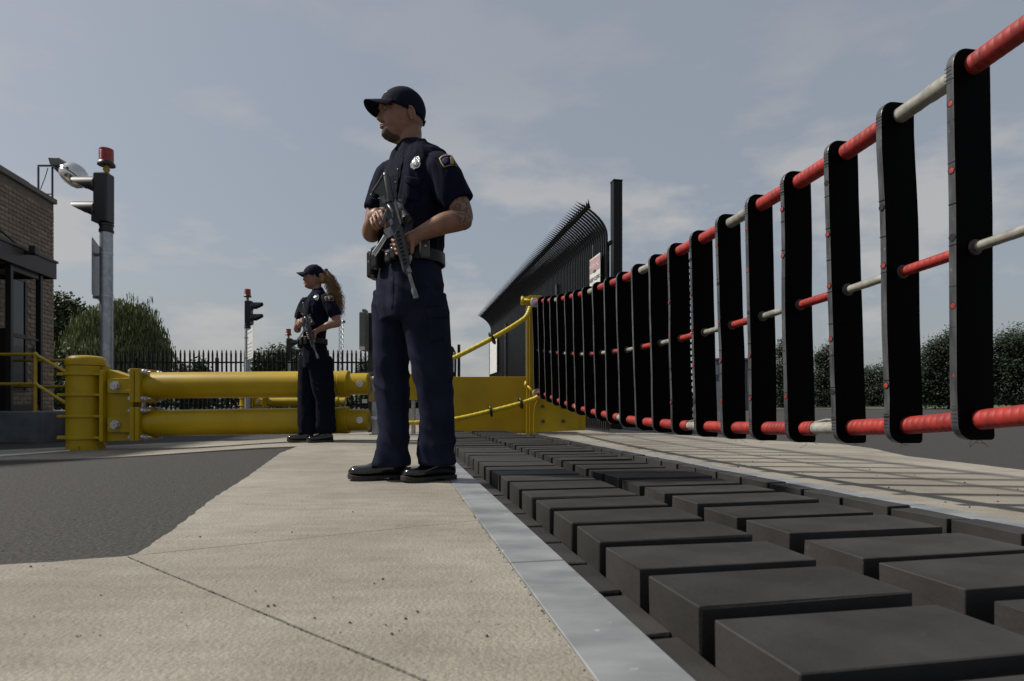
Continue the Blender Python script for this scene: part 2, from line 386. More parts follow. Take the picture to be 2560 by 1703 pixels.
strips(SL * .9818 + .002, UA + .004, 1.25)
strips(UB - .004, SR * .9818 - .002, 1.5)
def block_mesh(name, w, l, h, m):
    b = MB(); b.box((0, 0, -h / 2), (w, l, h)); me = b.mesh(name, m)
    bm = bmesh.new(); bm.from_mesh(me); bmesh.ops.bevel(bm, geom=bm.edges[:], offset=.0016, segments=1, affect='EDGES'); bm.to_mesh(me); bm.free(); return me
def variants(w, l, h, n, j):
    out = []; rg_ = random.Random(int(w * 1000))
    for _ in range(n):
        b = MB(); b.box((0, 0, -h / 2), (w, l, h)); b.v = [(x + rg_.uniform(-j, j), y + rg_.uniform(-j, j), z + (rg_.uniform(-j, j) * .7 if z > -.01 else 0)) for x, y, z in b.v]
        me = b.mesh('block', M['block']); bm = bmesh.new(); bm.from_mesh(me)
        bmesh.ops.bevel(bm, geom=bm.edges[:], offset=rg_.uniform(.0012, .0030), segments=1, affect='EDGES')
        c = max(bm.verts, key=lambda v: v.co.z + rg_.uniform(-.01, .01) + abs(v.co.x)); c.co += Vector((-.003 * (1 if c.co.x > 0 else -1), 0, -.003))
        bm.to_mesh(me); bm.free(); out.append(me)
    return out
big1 = variants(.374, .176, .19, 9, .0032); big2 = variants(.428, .176, .19, 9, .0032)
sma = variants(.075, .20, .16, 5, .002); smb = variants(.095, .205, .12, 5, .003)
def put(me, u, v, z, rz=0, name='block', par=pit_root):
    p = E * u + D * v; me = random.choice(me); o = link(name, me, None, (p.x, p.y, z), (random.uniform(-.004, .004), random.uniform(-.004, .004), AL + rz)); setpar(o, par); return o
PITCH = .2225
for k in range(-5, 33):
    v = .896 * 1.0185 + .086 - .087 + PITCH * (k - 1) * 1.0
    lift = .006 * sm((v - 3) / 4) + random.uniform(-.0015, .0025)
    if v + .0 > 7.4 or v < -.6: continue
    put(big1, .641 * .9818, v + .0, .045 + lift, random.uniform(-.006, .006))
    put(big2, 1.148 * .9818, v + .0, .044 + random.uniform(-.0015, .0025) + lift, random.uniform(-.006, .006))
    put(sma, .412 * .9818, v + .10, -.020 + random.uniform(-.003, .001), random.uniform(-.01, .01))
    put(smb, 1.715 * .9818, v + .06, .008 + random.uniform(-.003, .002), random.uniform(-.01, .01))
    put(sma, 1.45 * .9818, v + .10, -.06, 0)

# loose grit
gb = MB(); rr = random.Random(3)
def stone(p, s):
    gb.add([p + V((rr.uniform(-1, 1) * s, rr.uniform(-1, 1) * s, 0)), p + V((s, -s * .4, 0)), p + V((-s * .2, s, 0)), p + V((0, 0, s * 1.1)), p + V((-s, -s * .6, s * .2))], [(0, 1, 3), (1, 2, 3), (2, 4, 3), (4, 0, 3), (0, 4, 2), (0, 2, 1)])
for _ in range(190):
    t = rr.random(); Y = .9 + 6 * t * t; X = rr.uniform(-1.1 * Y, .2 - .2 * Y); s = rr.choice([.0012, .0016, .002, .0026, .004]) * (1 + .15 * Y)
    stone(V((X, Y, g(X, Y) + .001)), s * .7)
for _ in range(70): stone(PD(rr.uniform(1.9, 2.9), rr.uniform(2, 8), .001), rr.uniform(.003, .006))
for _ in range(170):                                       # grit packed in the saw cut
    t = rr.random(); p = J0.lerp(J1, t) + V((rr.uniform(-.004, .004), rr.uniform(-.004, .004), -.004)); stone(p, rr.uniform(.002, .0042))
for _ in range(140):
    t = rr.random() ** 1.5; p = PD(SL - .004, .5 + 3 * t, -.001); stone(p, rr.uniform(.0015, .0035))
tag(gb.build('loose_grit', M['joint']), kind='stuff')
# ------------------------------------------------------------------ brick gatehouse on the left
WX = -6.5
bld = thing('gatehouse', 'buff brick guard building with brown metal canopy at the left edge', 'building', PD(WX - 2.5, 8, 0))
TOPZ = 4.2
def wallbox(b, x0, x1, y0, y1, z0, z1): b.prism([PD(x0, y0, z0), PD(x1, y0, z0), PD(x1, y1, z0), PD(x0, y1, z0)], (0, 0, z1 - z0))
YE = 11.38
wb = MB(); wallbox(wb, WX - 5, WX - .008, 4.0, YE - .008, -.1, TOPZ - .002); wb.build('wall', M['mortar'], bld)
brl, brh, pl, ph = .200, .067, .210, .0765
bme = MB(); bme.box((0, 0, 0), (.10, brl, brh)); bme = bme.mesh('brick', M['brick'])
bm_ = bmesh.new(); bm_.from_mesh(bme); bmesh.ops.bevel(bm_, geom=bm_.edges[:], offset=.004, segments=1, affect='EDGES'); bm_.to_mesh(bme); bm_.free()
cand = []
win = (10.15, 10.52, .62, 2.55)
for r in range(int((TOPZ - .12) / ph)):
    z = .04 + r * ph
    y = YE - brl / 2 / 1.0185 - (pl / 2 if r % 2 else 0)
    while y > 6.2:
        if not (win[2] < z < win[3] and win[0] - .1 < y < win[1] + .1): cand.append((y, z))
        y -= pl / 1.0185
vis = lambda c: (0 < 990 + F * WX / c[0] + 12) and c[1] > .28
cand.sort(key=lambda c: (not vis(c), not (c[1] > 2.55 or 990 + F * WX / c[0] > 60), c[0]))
rest = MB(); rng = random.Random(5)
for i, (y, z) in enumerate(cand):
    p = PD(WX - .046 + rng.uniform(-.002, .002), y, z)
    if i < 296:
        o = link('brick', bme, None, p, (0, rng.uniform(-.01, .01), AL + rng.uniform(-.006, .006))); setpar(o, bld)
    else: rest.box(p, (.10, brl, brh), (E, D, V((0, 0, 1))))
tag(rest.build('brickwork', M['brick'], bld), kind='stuff')
ends = MB()
for r in range(int((TOPZ - .12) / ph)):
    x = WX - .1
    if r % 2: ends.box(PD(WX - .046, YE - .047, .04 + r * ph), (.10, .088, brh), (E, D, V((0, 0, 1))))
    while x > WX - 3: ends.box(PD(x - .06, YE - .045, .04 + r * ph), (brl, .1, brh), (E, D, V((0, 0, 1)))); x -= pl
tag(ends.build('brickwork', M['brick'], bld), kind='stuff')
b = MB(); wallbox(b, WX - .35, WX + .05, 4.0, YE + .05, TOPZ, TOPZ + .09); b.build('coping', M['coping'], bld, bevel=.008)
b = MB(); wallbox(b, WX - .25, WX + .004, 4.5, YE + .006, 3.03, 3.19); b.build('stone_band', M['coping'], bld, bevel=.004)
b = MB(); wallbox(b, WX - 1.3, WX - .25, 9.9, 11.1, TOPZ + .05, TOPZ + .30); b.build('roof_vent', M['cabinet'], bld, bevel=.04)
wn = MB(); wallbox(wn, WX - .06, WX - .0, win[0], win[1], win[2], win[3]); wo = wn.build('window', M['glass'], bld)
b = MB()
for y in (win[0], win[1]): wallbox(b, WX - .05, WX + .015, y - .02, y + .02, win[2] - .02, win[3] + .02)
for z in (win[2], (win[2] + win[3]) / 2, win[3]): wallbox(b, WX - .05, WX + .012, win[0] + .02, win[1] - .02, z - .02, z + .02)
b.build('frame', M['darkfr'], wo)
# canopy
b = MB(); wallbox(b, WX + .012, -5.6, 6.0, 9.82, 2.50, 2.60); b.build('canopy', M['brown'], bld)
cano = bpy.data.objects[b and 'canopy']
b = MB(); wallbox(b, -5.6, -5.57, 5.97, 9.85, 2.44, 2.70); wallbox(b, WX + .012, -5.6, 9.82, 9.85, 2.44, 2.70); wallbox(b, -8.5, -5.6, 8.66, 8.70, 2.44, 2.70)
b.build('fascia', M['brown'], cano, bevel=.003)
b = MB(); wallbox(b, -5.6, -5.55, 5.95, 9.87, 2.70, 2.735); wallbox(b, -8.5, -5.6, 8.64, 8.70, 2.70, 2.735); b.build('drip_edge', M['brown'], cano)
for (y0, dy, z0) in ((8.85, 1.9, 3.75), (8.2, 1.9, 3.75)):
    b = MB(); b.cyl(PD(-5.68, y0 + .35, 2.73), PD(WX, y0 - .45, 3.62), .014, n=8); b.build('tie_rod', M['darkfr'], cano)
b = MB(); b.box(PD(-5.50, 9.02, 2.66), (.16, .05, .05), (E, D, V((0, 0, 1)))); b.box(PD(-5.44, 9.02, 2.70), (.09, .12, .13), (E, D, V((0, 0, 1)))); b.build('wall_lamp', M['darkfr'], bld, bevel=.01)
# vestibule frame
for (x, y) in ((-5.66, 8.78), (-5.66, 9.52), (-6.42, 9.52)):
    b = MB(); b.box(PD(x, y, 1.37), (.075, .06, 2.16), (E, D, V((0, 0, 1)))); b.build('frame_post', M['darkfr'], bld, bevel=.003)
for z, h in ((.33, .09), (1.40, .03), (2.40, .08)):
    b = MB(); wallbox(b, -5.69, -5.64, 8.82, 9.49, z - h / 2, z + h / 2); b.build('frame_rail', M['darkfr'], bld)
b = MB(); wallbox(b, -8.5, -5.70, 8.76, 8.80, .29, 1.50); b.build('door_panel', M['darkfr'], bld)
b = MB(); wallbox(b, -8.5, -5.70, 8.76, 8.80, 2.36, 2.44); b.build('frame_rail', M['darkfr'], bld)
b = MB(); wallbox(b, -5.88, -5.84, 8.765, 8.795, 1.50, 2.36); b.build('door_stile', M['darkfr'], bld)
b = MB(); b.tube([PD(WX + .03, 10.75, .35), PD(WX + .03, 10.75, 1.25), PD(WX + .03, 10.72, 1.45)], .014, 8); b.box(PD(WX + .03, 10.75, 1.32), (.06, .12, .14), (E, D, V((0, 0, 1)))); b.build('conduit', M['cabinet'], bld)

# landing block and step
ldg = thing('porch_landing', 'painted grey concrete landing with a brown step beside the brick building', 'concrete landing', V((-7, 7.9, -.09)))
b = MB(); b.bb((-12, 7.62, -.14), (-5.96, 9.0, .285)); b.build('landing_block', M['cblock'], ldg, bevel=.012)
b = MB(); b.bb((-12, 9.0, -.13), (-5.97, 13, .28)); b.build('landing_floor', M['bconc'], ldg)
b = MB(); b.bb((-5.955, 8.02, .14), (-5.42, 9.6, .283)); b.build('step_slab', M['bconc'], ldg, bevel=.006)
b = MB(); b.bb((-5.955, 8.25, -.13), (-5.70, 9.5, .138)); b.build('step_shade_box', M['hole_shade'], ldg)  # near-black box standing in for the shade in the recess under the step
b = MB(); b.bb((-5.64, 8.06, -.13), (-5.44, 9.58, .139)); b.build('step_side', M['bconc'], ldg)

def pipe_joint(b, p, r): b.ell(p, r * 1.5, r * 1.5, r * 1.5, n=12, m=8)
def handrail(label, pts, posts, base):
    t = thing('handrail', label, 'handrail', base, 'yellow pipe handrails by the porch')
    for a in pts:
        b = MB(); b.tube([V(p) for p in a], .021, 12)
        for p in a[1:-1]: pipe_joint(b, V(p), .021)
        b.build('rail', M['yrail'], t, smooth=True)
    for (p, z0) in posts:
        p = V(p); b = MB(); b.cyl(V((p.x, p.y, z0)), p, .021, n=12); pipe_joint(b, p, .022)
        b.cyl(V((p.x, p.y, z0)), V((p.x, p.y, z0 + .012)), .05, n=14); b.build('post', M['yrail'], t, smooth=False, auto=40)
Yh = 7.85
handrail('front yellow pipe handrail sloping down behind the bollard post', [[P(-260, 887, Yh), P(88, 886, Yh), P(178, 938, Yh - .1)], [P(-260, 961, Yh), P(88, 960, Yh), P(178, 1017, Yh - .1)]], [(P(88, 886, Yh), .285), (P(-180, 887, Yh), .285), (P(184, 940, Yh - .1), -.09)], V((-6, Yh, .28)))
Yh = 9.3
handrail('rear yellow pipe handrail, level, catching sunlight on its top', [[P(-100, 903, Yh), P(167, 901, Yh), P(200, 915, Yh)], [P(-100, 969, Yh), P(167, 966, Yh), P(200, 985, Yh)]], [(P(167, 901, Yh), -.09), (P(20, 903, Yh), .28)], V((-7, Yh, .0)))

# roof floodlight
fl = thing('floodlight', 'large round floodlight on a steel bracket at the roof corner', 'floodlight', P(110, 500, 11.2))
Yf = 11.45
b = MB()
for x, y0, y1 in ((96, 416, 478), (131, 414, 553)): b.bb(P(x - 2.8, y0, Yf - .02), P(x + 2.8, y1, Yf + .02))
b.bb(P(93.2, 412, Yf - .02), P(133.8, 417, Yf + .02)); b.bb(P(115, 484, Yf - .01), P(129, 487, Yf + .01)); b.build('bracket', M['darkfr'], fl)
b = MB(); b.tube([P(120, 420, Yf), P(112, 446, Yf), P(101, 474, Yf)], .007, 6); b.build('cable', M['darkfr'], fl)
b = MB(); b.prism([P(119, 393, Yf - .1), P(146, 394, Yf - .1), P(158, 404, Yf - .1), P(155, 415, Yf - .1), P(124, 411, Yf - .1)], (0, .2, 0)); b.build('ballast_box', M['cabinet'], fl, bevel=.01)
b = MB(); b.tube([P(136, 412, Yf), P(150, 424, Yf), P(172, 428, Yf)], [.06, .075, .05], 10); b.build('swivel', M['darkfr'], fl, smooth=True)
ax = V((-.42, -.38, -.80)).normalized(); c0 = P(182, 441, Yf); c1 = P(186, 446, Yf)
b = MB(); b.lathe(c0, [(.05, -.24), (.09, -.235), (.15, -.205), (.20, -.15), (.235, -.07), (.25, .0), (.258, .005), (.258, .02), (.24, .02)], 36, ax); b.build('reflector', M['chrome'], fl, smooth=False, auto=50)
b = MB(); b.lathe(c0, [(.24, .018), (.23, .06), (.19, .115), (.12, .15), (.01, .165)], 36, ax); b.build('lens', M['chrome'], fl, smooth=True)
b = MB()
for k in range(6):
    a = k * math.pi / 3; u = ax.orthogonal().normalized(); w = ax.cross(u); b.box(c0 + ax * .01 + (u * math.cos(a) + w * math.sin(a)) * .268, (.03, .03, .03))
b.build('clip', M['darkfr'], fl)

# ------------------------------------------------------------------ signals
def signal(px, Y, topy, sgn, label, sign, gz=0.0, scale=1.0):
    """px/topy: pole centre and underside of the beacon; sgn: side to which the visors point"""
    X = (px - CX) / F * Y; k = Y / F; z1 = CH - (topy - HY) * k          # top of housing
    t = thing('traffic_signal', label, 'traffic signal', V((X, Y, gz)), 'two-lens signals with red beacons on galvanised poles')
    Z = V((0, 0, 1)); o = V((X, Y, 0))
    b = MB(); b.cyl(V((X, Y, gz)), V((X, Y, z1 - .78)), .077, n=24); b.build('pole', M['galv'], t, auto=40)
    b = MB(); b.lathe(V((X, Y, z1 - .79)), [(.085, 0), (.088, .01), (.088, .035), (.08, .04), (.08, .085), (.088, .09), (.088, .115), (.06, .125)], 24); b.build('collar', M['sigbk'], t, auto=40)
    c = V((X + sgn * .035, Y, z1 - .335))
    b = MB(); b.box(c, (.185, .17, .66)); hs = b.build('housing', M['sigbk'], t, bevel=.02, seg=3)
    b = MB(); b.prism([c + V((sgn * .092, -.11, -.20)), c + V((sgn * .092, -.11, -.33)), c + V((0, -.11, -.36)), c + V((-sgn * .03, -.11, -.33))], (0, .22, 0)); b.build('housing_foot', M['sigbk'], hs)
    for zz in (.165, -.165):
        fc = c + V((sgn * .092, 0, zz)); n_ = 20; b = MB(); ri = []; ro = []
        vs = []; fs = []
        for i in range(n_ + 1):
            a = R(-25) + R(230) * i / n_
            y = math.cos(a) * .105; z = math.sin(a) * .125
            ln = .05 + .24 * sm((math.sin(a) + .75) / 1.35)
            for (r, l_) in ((1, 0), (1, ln), (.965, ln), (.965, 0)): vs.append(fc + V((sgn * l_, y * r, z * r)))
        for i in range(n_):
            for q in range(4): fs.append((i * 4 + q, i * 4 + (q + 1) % 4, (i + 1) * 4 + (q + 1) % 4, (i + 1) * 4 + q))
        fs += [(0, 1, 2, 3), (n_ * 4 + 3, n_ * 4 + 2, n_ * 4 + 1, n_ * 4)]
        b.add(vs, fs); b.build('visor', M['sigbk'], hs, auto=35)
        b = MB(); b.lathe(fc - V((sgn * .005, 0, 0)), [(.108, 0), (.108, .015), (.1, .015), (.09, .03), (.01, .045)], 24, V((sgn, 0, 0))); b.build('lens', M['lens'], hs, smooth=True)
    b = MB(); b.cyl(V((X, Y, z1 - .005)), V((X, Y, z1 + .10)), .034, n=16); b.cyl(V((X, Y, z1 + .045)), V((X, Y, z1 + .06)), .042, n=16); b.build('beacon_neck', M['amber'], t, auto=40)
    b = MB(); b.lathe(V((X, Y, z1 + .10)), [(.05, 0), (.105, .004), (.105, .022), (.09, .05), (.085, .055)], 28); b.build('beacon_base', M['sigbk'], t, auto=40)
    pr = [(.082, .05)]
    for i in range(9): pr += [(.086, .055 + i * .016), (.082, .066 + i * .016)]
    pr += [(.086, .205), (.083, .222), (.01, .225)]
    b = MB(); b.lathe(V((X, Y, z1 + .10)), pr, 28); b.build('beacon', M['beacon'], t, auto=25)
    for z in (z1 - 1.07, z1 - 1.07 - .57):
        b = MB(); b.lathe(V((X, Y, z - .008)), [(.079, 0), (.081, 0), (.081, .016), (.079, .016)], 24); b.build('pole_strap', M['bolt'], t)
    if sign:
        (a0, ya), (a1, yb), z0, zt, front = sign                              # near and far corners, bottom and top
        A = V(((a0 - CX) / F * ya, ya, 0)); B_ = V(((a1 - CX) / F * yb, yb, 0)); d = (B_ - A); n = V((d.y, -d.x, 0)).normalized(); c_ = .05
        dl = d.length; d = d / dl; q = []
        for (u, w) in ((c_, 0), (dl - c_, 0), (dl - c_ * .3, c_ * .3), (dl, c_), (dl, zt - z0 - c_), (dl - c_ * .3, zt - z0 - c_ * .3), (dl - c_, zt - z0), (c_, zt - z0), (c_ * .3, zt - z0 - c_ * .3), (0, zt - z0 - c_), (0, c_), (c_ * .3, c_ * .3)): q.append(A + d * u + V((0, 0, z0 + w)))
        b = MB(); b.prism(q, n * .004); sg = b.build('sign_panel', M[front], t)
        if front == 'white':
            b = MB(); f0 = n * (.006 if n.y < 0 else -.002)
            for w in (.12, .5, .62, .75, .85, .93): b.prism([A + f0 + d * u + V((0, 0, z0 + (zt - z0) * (1 - w) + h)) for u, h in ((.08 * dl, 0), (.85 * dl, 0), (.85 * dl, .012), (.08 * dl, .012))], n * .001)
            b.build('print', M['signink'], sg)
        for z in (z1 - 1.07, z1 - 1.64):
            m_ = (A + B_) / 2; m_.z = z; b = MB(); b.box((m_ + V((X, Y, z))) / 2, (abs(m_.x - X), .03, .035)); b.build('sign_bracket', M['bolt'], t)
signal(266, 8.0, 434, -1, 'tall two-lens signal with red beacon on grey pole behind the near bollard post', ((229, 7.8), (253, 8.45), CH + (1018 - 736) * 7.8 / F, CH + (1018 - 591) * 7.8 / F, 'signback'), -.09)
signal(619, 17.0, 752, 1, 'signal with red beacon and white notice on its pole, beyond the yellow beam', ((616.5, 17.06), (632.5, 16.2), CH + (1018 - 900) * 17 / F, CH + (1018 - 828) * 17 / F, 'white'))
signal(721.5, 20.8, 846, 1, 'smallest and farthest signal with red beacon, beside the woman officer', None)

# ------------------------------------------------------------------ beam barriers
def beam_barrier(label):
    Y = 6.2; t = thing('beam_barrier', label, 'vehicle barrier', V(((215 - CX) / F * Y, Y, -.095)), 'yellow swing beam barriers of two tubes')
    q = lambda x, y, dy=0: P(x, y, Y) + V((0, dy, 0)); k = Y / F
    X0 = (215 - CX) * k; z = lambda y: CH - (y - HY) * k
    y_ = M['yellow']
    b = MB(); b.lathe(V((X0, Y, -.10)), [(.172, 0), (.172, z(1111) + .10), (.168, z(1110) + .10), (.168, z(1097) + .1), (.172, z(1096) + .1), (.172, z(916) + .1), (.155, z(915) + .1)], 40); po = b.build('hinge_post', y_, t, auto=40)
    b = MB(); b.lathe(V((X0, Y, z(915))), [(.150, -.006), (.150, 0), (.178, .002), (.180, .05), (.176, .066), (.165, .082), (.145, .094), (.115, .102), (.06, .107), (.001, .108)], 40); b.build('post_cap', y_, t, auto=35)
    b = MB(); b.bb((X0 + .02, Y - .18, -.10), (X0 + .05, Y - .16, -.045)); b.build('base_tab', y_, t)
    for a, c in ((933, 940), (984, 991), (1037, 1043.5), (1089, 1097)):
        b = MB(); b.bb((X0 - .222, Y - .11, z(c)), (X0 + .235, Y + .11, z(a))); b.lathe(V((X0, Y, z(c))), [(.178, 0), (.192, 0), (.192, (c - a) * k), (.178, (c - a) * k)], 40)
        b.build('band', y_, t, bevel=.003, seg=1)
    b = MB(); b.bb(q(269, 1103, -.13), q(278, 927, .13)); b.build('back_plate', y_, t, bevel=.004)
    b = MB(); b.prism([q(278.5, 1103, -.07), q(343, 1100, -.07), q(343, 945, -.07), q(283, 925, -.07), q(278.5, 927, -.07)], (0, .14, 0)); b.build('hinge_plate', y_, t, bevel=.004)
    b = MB(); b.bb(q(258, 932, -.02), q(278, 917, .0)); b.cyl(q(267, 925, -.028), q(267, 925, .01), .02, n=16); b.build('lifting_eye', y_, t, bevel=.003)
    for yc, (l0, l1) in ((965.5, (947, 984)), (1061.5, (1043, 1080))):
        b = MB(); c = 6
        b.prism([q(286 + c, l0, -.11), q(343, l0, -.11), q(343, l0 + 3, -.11), q(349, l0 + 3, -.11), q(349, l1 - 4, -.11), q(343, l1 - 4, -.11), q(343, l1, -.11), q(286 + c, l1, -.11), q(286 + 2, l1 - 2, -.11), q(286, l1 - c, -.11), q(286, l0 + c, -.11), q(288, l0 + 2, -.11)], (0, .22, 0)); lg = b.build('lug', y_, t, bevel=.004)
        b = MB(); b.bb(q(322, l0 - 1, -.09), q(349, l1 - 26, -.02)); b.bb(q(322, l1 - 8, -.13), q(349, l1 + 0, -.02)); b.build('lug_web', y_, lg, bevel=.003)
        b = MB(); b.cyl(q(307, yc, -.125), q(307, yc, -.11), .048, n=24); b.cyl(q(307, yc, -.15), q(307, yc, -.124), .040, n=6); b.cyl(q(307, yc, -.158), q(307, yc, -.149), .014, n=12); b.build('bolt', M['bolt'], t, auto=30)
    for (f0, f1, yc, hx) in ((924, 1006, 963.5, 374), (1018, 1100, 1056, 372.5)):
        b = MB(); b.bb(q(349.5, f1, -.17), q(360, f0, .17)); b.bb(q(362, f1, -.17), q(hx, f0, .17)); b.build('flange', y_, t, bevel=.003)
        for yy in (f0 + 8, f1 - 9):
            for dy in (-.13, .13):
                b = MB(); b.cyl(q(343, yy, dy), q(349, yy, dy), .026, n=6); b.cyl(q(374, yy, dy), q(381, yy, dy), .028, n=16); b.cyl(q(381, yy, dy), q(387, yy, dy), .023, n=6); b.cyl(q(387, yy, dy), q(396, yy, dy), .011, n=10); b.build('bolt', M['bolt'], t, auto=30)
    for yc0, yc1 in ((964, 960.5), (1058.5, 1050.5)):
        def at(x, f=0): return q(x, yc0 + (yc1 - yc0) * (x - 373) / 500)
        b = MB(); b.tube([at(373.5), at(852)], .1355, 48); bm1 = b.build('beam', y_, t, auto=40)
        b = MB(); b.tube([at(850), at(851), at(872), at(873)], [.136, .1395, .1395, .136], 48); b.build('end_sleeve', y_, t, auto=40)
        b = MB(); b.tube([at(872), at(921), at(923)], [.112, .112, .105], 32); b.build('beam_tip', y_, t, auto=40)
        for dx, zz in ((868, .02), (868, -.06)):
            pass
        b = MB(); c = at(906) + V((0, -.108, 0)); b.lathe(c, [(.034, 0), (.034, .012), (.020, .014), (.020, .002), (.001, .002)], 24, V((0, -1, 0))); b.build('pin_ring', M['white'], t, auto=40)
        b = MB(); c = at(906) + V((0, -.112, 0)); b.cyl(c, c + V((0, -.006, 0)), .018, n=16); b.build('pin', M['bolt'], t)
    b = MB(); b.bb(q(357, 1018, -.02), q(361, 1006, .02)); b.build('adjuster', M['bolt'], t)
    return t
def copy_tree(o, parent=None):
    c = o.copy(); COL.objects.link(c); c.parent = parent
    if parent is not None: c.matrix_parent_inverse = o.matrix_parent_inverse
    for ch in list(o.children): copy_tree(ch, c)
    return c
bar1 = beam_barrier('near yellow beam barrier of two thick tubes hinged on a round post')
bar2 = copy_tree(bar1)
bar2.location = V(((615 - CX) / F * 17.6, 17.6, -.17)); bar2['label'] = 'small distant yellow beam barrier seen through the gap of the near one'
# latch post at the beam's free end
lp = thing('latch_post', 'galvanised steel latch post with white levers at the end of the yellow beams', 'latch post', V((-2.25, 6.25, 0)))
Yl = 6.3
b = MB(); b.bb(P(929, 1085, Yl - .05), P(948, 942, Yl + .05)); b.bb(P(922, 1088, Yl - .1), P(956, 1083, Yl + .1)); b.build('post', M['galv'], lp, bevel=.003)
for y in (947, 1046):
    b = MB(); b.tube([P(923, y, Yl - .08), P(932, y - 1, Yl - .1), P(942, y + 1, Yl - .1), P(950, y + 5, Yl - .1)], [.012, .02, .02, .012], 10, flat=.5); b.build('lever', M['white'], lp, smooth=True)
b = MB(); b.bb(P(921, 1004, Yl - .11), P(938, 978, Yl - .06)); b.build('bracket', mat('brass_plate', (.30, .22, .10), .45, .3), lp, bevel=.003)
b = MB(); b.bb(P(905, 1008, Yl - .13), P(918, 998, Yl - .12)); b.build('tag_plate', M['white'], lp)
# grey cabinet on a dark post
cb = thing('control_cabinet', 'grey steel control cabinet on a dark post behind the standing man', 'electrical cabinet', P(925, 1080, 8.2))
b = MB(); b.bb(P(897.5, 875, 8.0), P(923, 787, 8.25)); cbb = b.build('cabinet_box', M['cabinet'], cb, bevel=.01)
b = MB(); b.bb(P(905, 787, 8.05), P(920, 777, 8.2)); b.build('top_cap', M['cabinet'], cbb, bevel=.005)
b = MB(); b.bb(P(899, 875, 7.985), P(912, 867, 7.995)); b.build('label_plate', M['white'], cbb)
b = MB(); b.bb(P(920, 1088, 8.26), P(935, 785, 8.36)); b.build('post', M['darkfr'], cb)
b = MB(); b.bb(P(902, 936, 8.2), P(934, 931, 8.3)); b.build('arm', M['cabinet'], cb)

# ------------------------------------------------------------------ palisade fence
fn = thing('palisade_fence', 'long black palisade fence of pointed steel pales across the background', 'fence', V((-10, 19.6, 0)))
def pale_mesh():
    b = MB(); w = .034; h = 2.0
    prof = [(-w, .0), (-w * .45, -.018), (w * .45, -.018), (w, 0), (w * .45, -.010), (-w * .45, -.010)]
    r0 = [V((x, y, 0)) for x, y in prof]; r1 = [V((x, y, h - .12)) for x, y in prof]
    r2 = [V((x * .72, y, h - .09)) for x, y in prof]; r3 = [V((x * .72, y, h - .05)) for x, y in prof]; r4 = [V((x * .05, y, h)) for x, y in prof]
    b.loft([r0, r1, r2, r3, r4]); return b.mesh('pale', M['black'])
pm = pale_mesh(); x = -17.4; i = 0
while x < -4.55:
    if not (-8.6 < x < -8.5): 
        o = link('pale', pm, None, (x, 19.5, .13 + random.uniform(-.006, .006)), (0, random.uniform(-.006, .006), 0)); o.scale = (1, 1, 1.04); setpar(o, fn)
    x += .1505; i += 1
for z in (1.80, .42):
    b = MB(); b.bb((-17.5, 19.515, z - .025), (-4.5, 19.56, z + .025)); b.bb((-17.5, 19.56, z + .02), (-4.5, 19.60, z + .026)); b.build('rail', M['black'], fn)
xx = -17.45
while xx < -4:
    b = MB(); b.bb((xx, 19.56, -.1), (xx + .08, 19.66, 1.95)); b.build('post', M['black'], fn); xx += 2.59
# sunlit white wall edge far behind the fence
# ------------------------------------------------------------------ curved security fence
sf = thing('security_fence', 'high black steel fence with curved spiked top leaning towards the barrier', 'fence', PD(2.8, 12.5, 0))
Eu = -E
def curve_pale():
    b = MB(); w = .015; zt = 2.62; pts = []
    for i in range(9):
        a = i / 8; pts.append((-.42 * a ** 1.9, zt + .50 * a * (1 - .14 * a)))
    path = [(0, .06), (0, 1.4), (0, zt - .05)] + pts
    rings = []
    for j, (u, z) in enumerate(path):
        s = 1 if j < len(path) - 2 else (.85 if j == len(path) - 2 else .1)
        rings.append([V((u + (-.012 if k in (0, 3) else .012) * s, (-w * 1.4 if k < 2 else w * 1.4) * s, z)) for k in range(4)])
    b.loft(rings)
    (u, z) = path[-3]
    for sgn in (-1, 1): b.prism([V((u - .02, 0, z)), V((u + .02, 0, z + .02)), V((u - .03, sgn * .05, z + .12))], (.003, 0, .003))
    return b.mesh('pale', M['black'])
cp = curve_pale(); y = 7.98
while y < 17.7:
    p = PD(2.8, y); o = link('pale', cp, None, p, (0, 0, AL)); setpar(o, sf); y += .088 / 1.0185
for z in (.3, 1.5, 2.5):
    b = MB(); b.prism([PD(2.815, 7.9, z), PD(2.855, 7.9, z), PD(2.855, 17.7, z), PD(2.815, 17.7, z)], (0, 0, .04)); b.build('rail', M['black'], sf)
for y in (10.3, 12.7, 15.1, 17.65):
    b = MB(); b.box(PD(2.77, y, 1.2), (.05, .05, 2.5), (E, D, V((0, 0, 1)))); b.build('post', M['edge'], sf)
b = MB(); b.box(PD(2.80, 8.5, 1.5), (.03, .012, 2.3), (E, D, V((0, 0, 1)))); b.build('flat_bar', M['galv'], sf)
b = MB(); b.box(PD(2.86, 12.8, 1.28), (.004, 9.7, 2.5), (E, D, V((0, 0, 1)))); b.build('shaded_backing_sheet', M['hole_shade'], sf)  # near-black colour stands in for shade on this side of the sheet
b = MB(); c = P(1541, 600, 9.6); b.box(V((c.x, c.y, 1.965)), (.15, .15, 3.95), (E, D, V((0, 0, 1)))); b.box(V((c.x, c.y, 3.95)), (.16, .16, .03), (E, D, V((0, 0, 1)))); b.build('gate_post', M['black'], sf, bevel=.008)
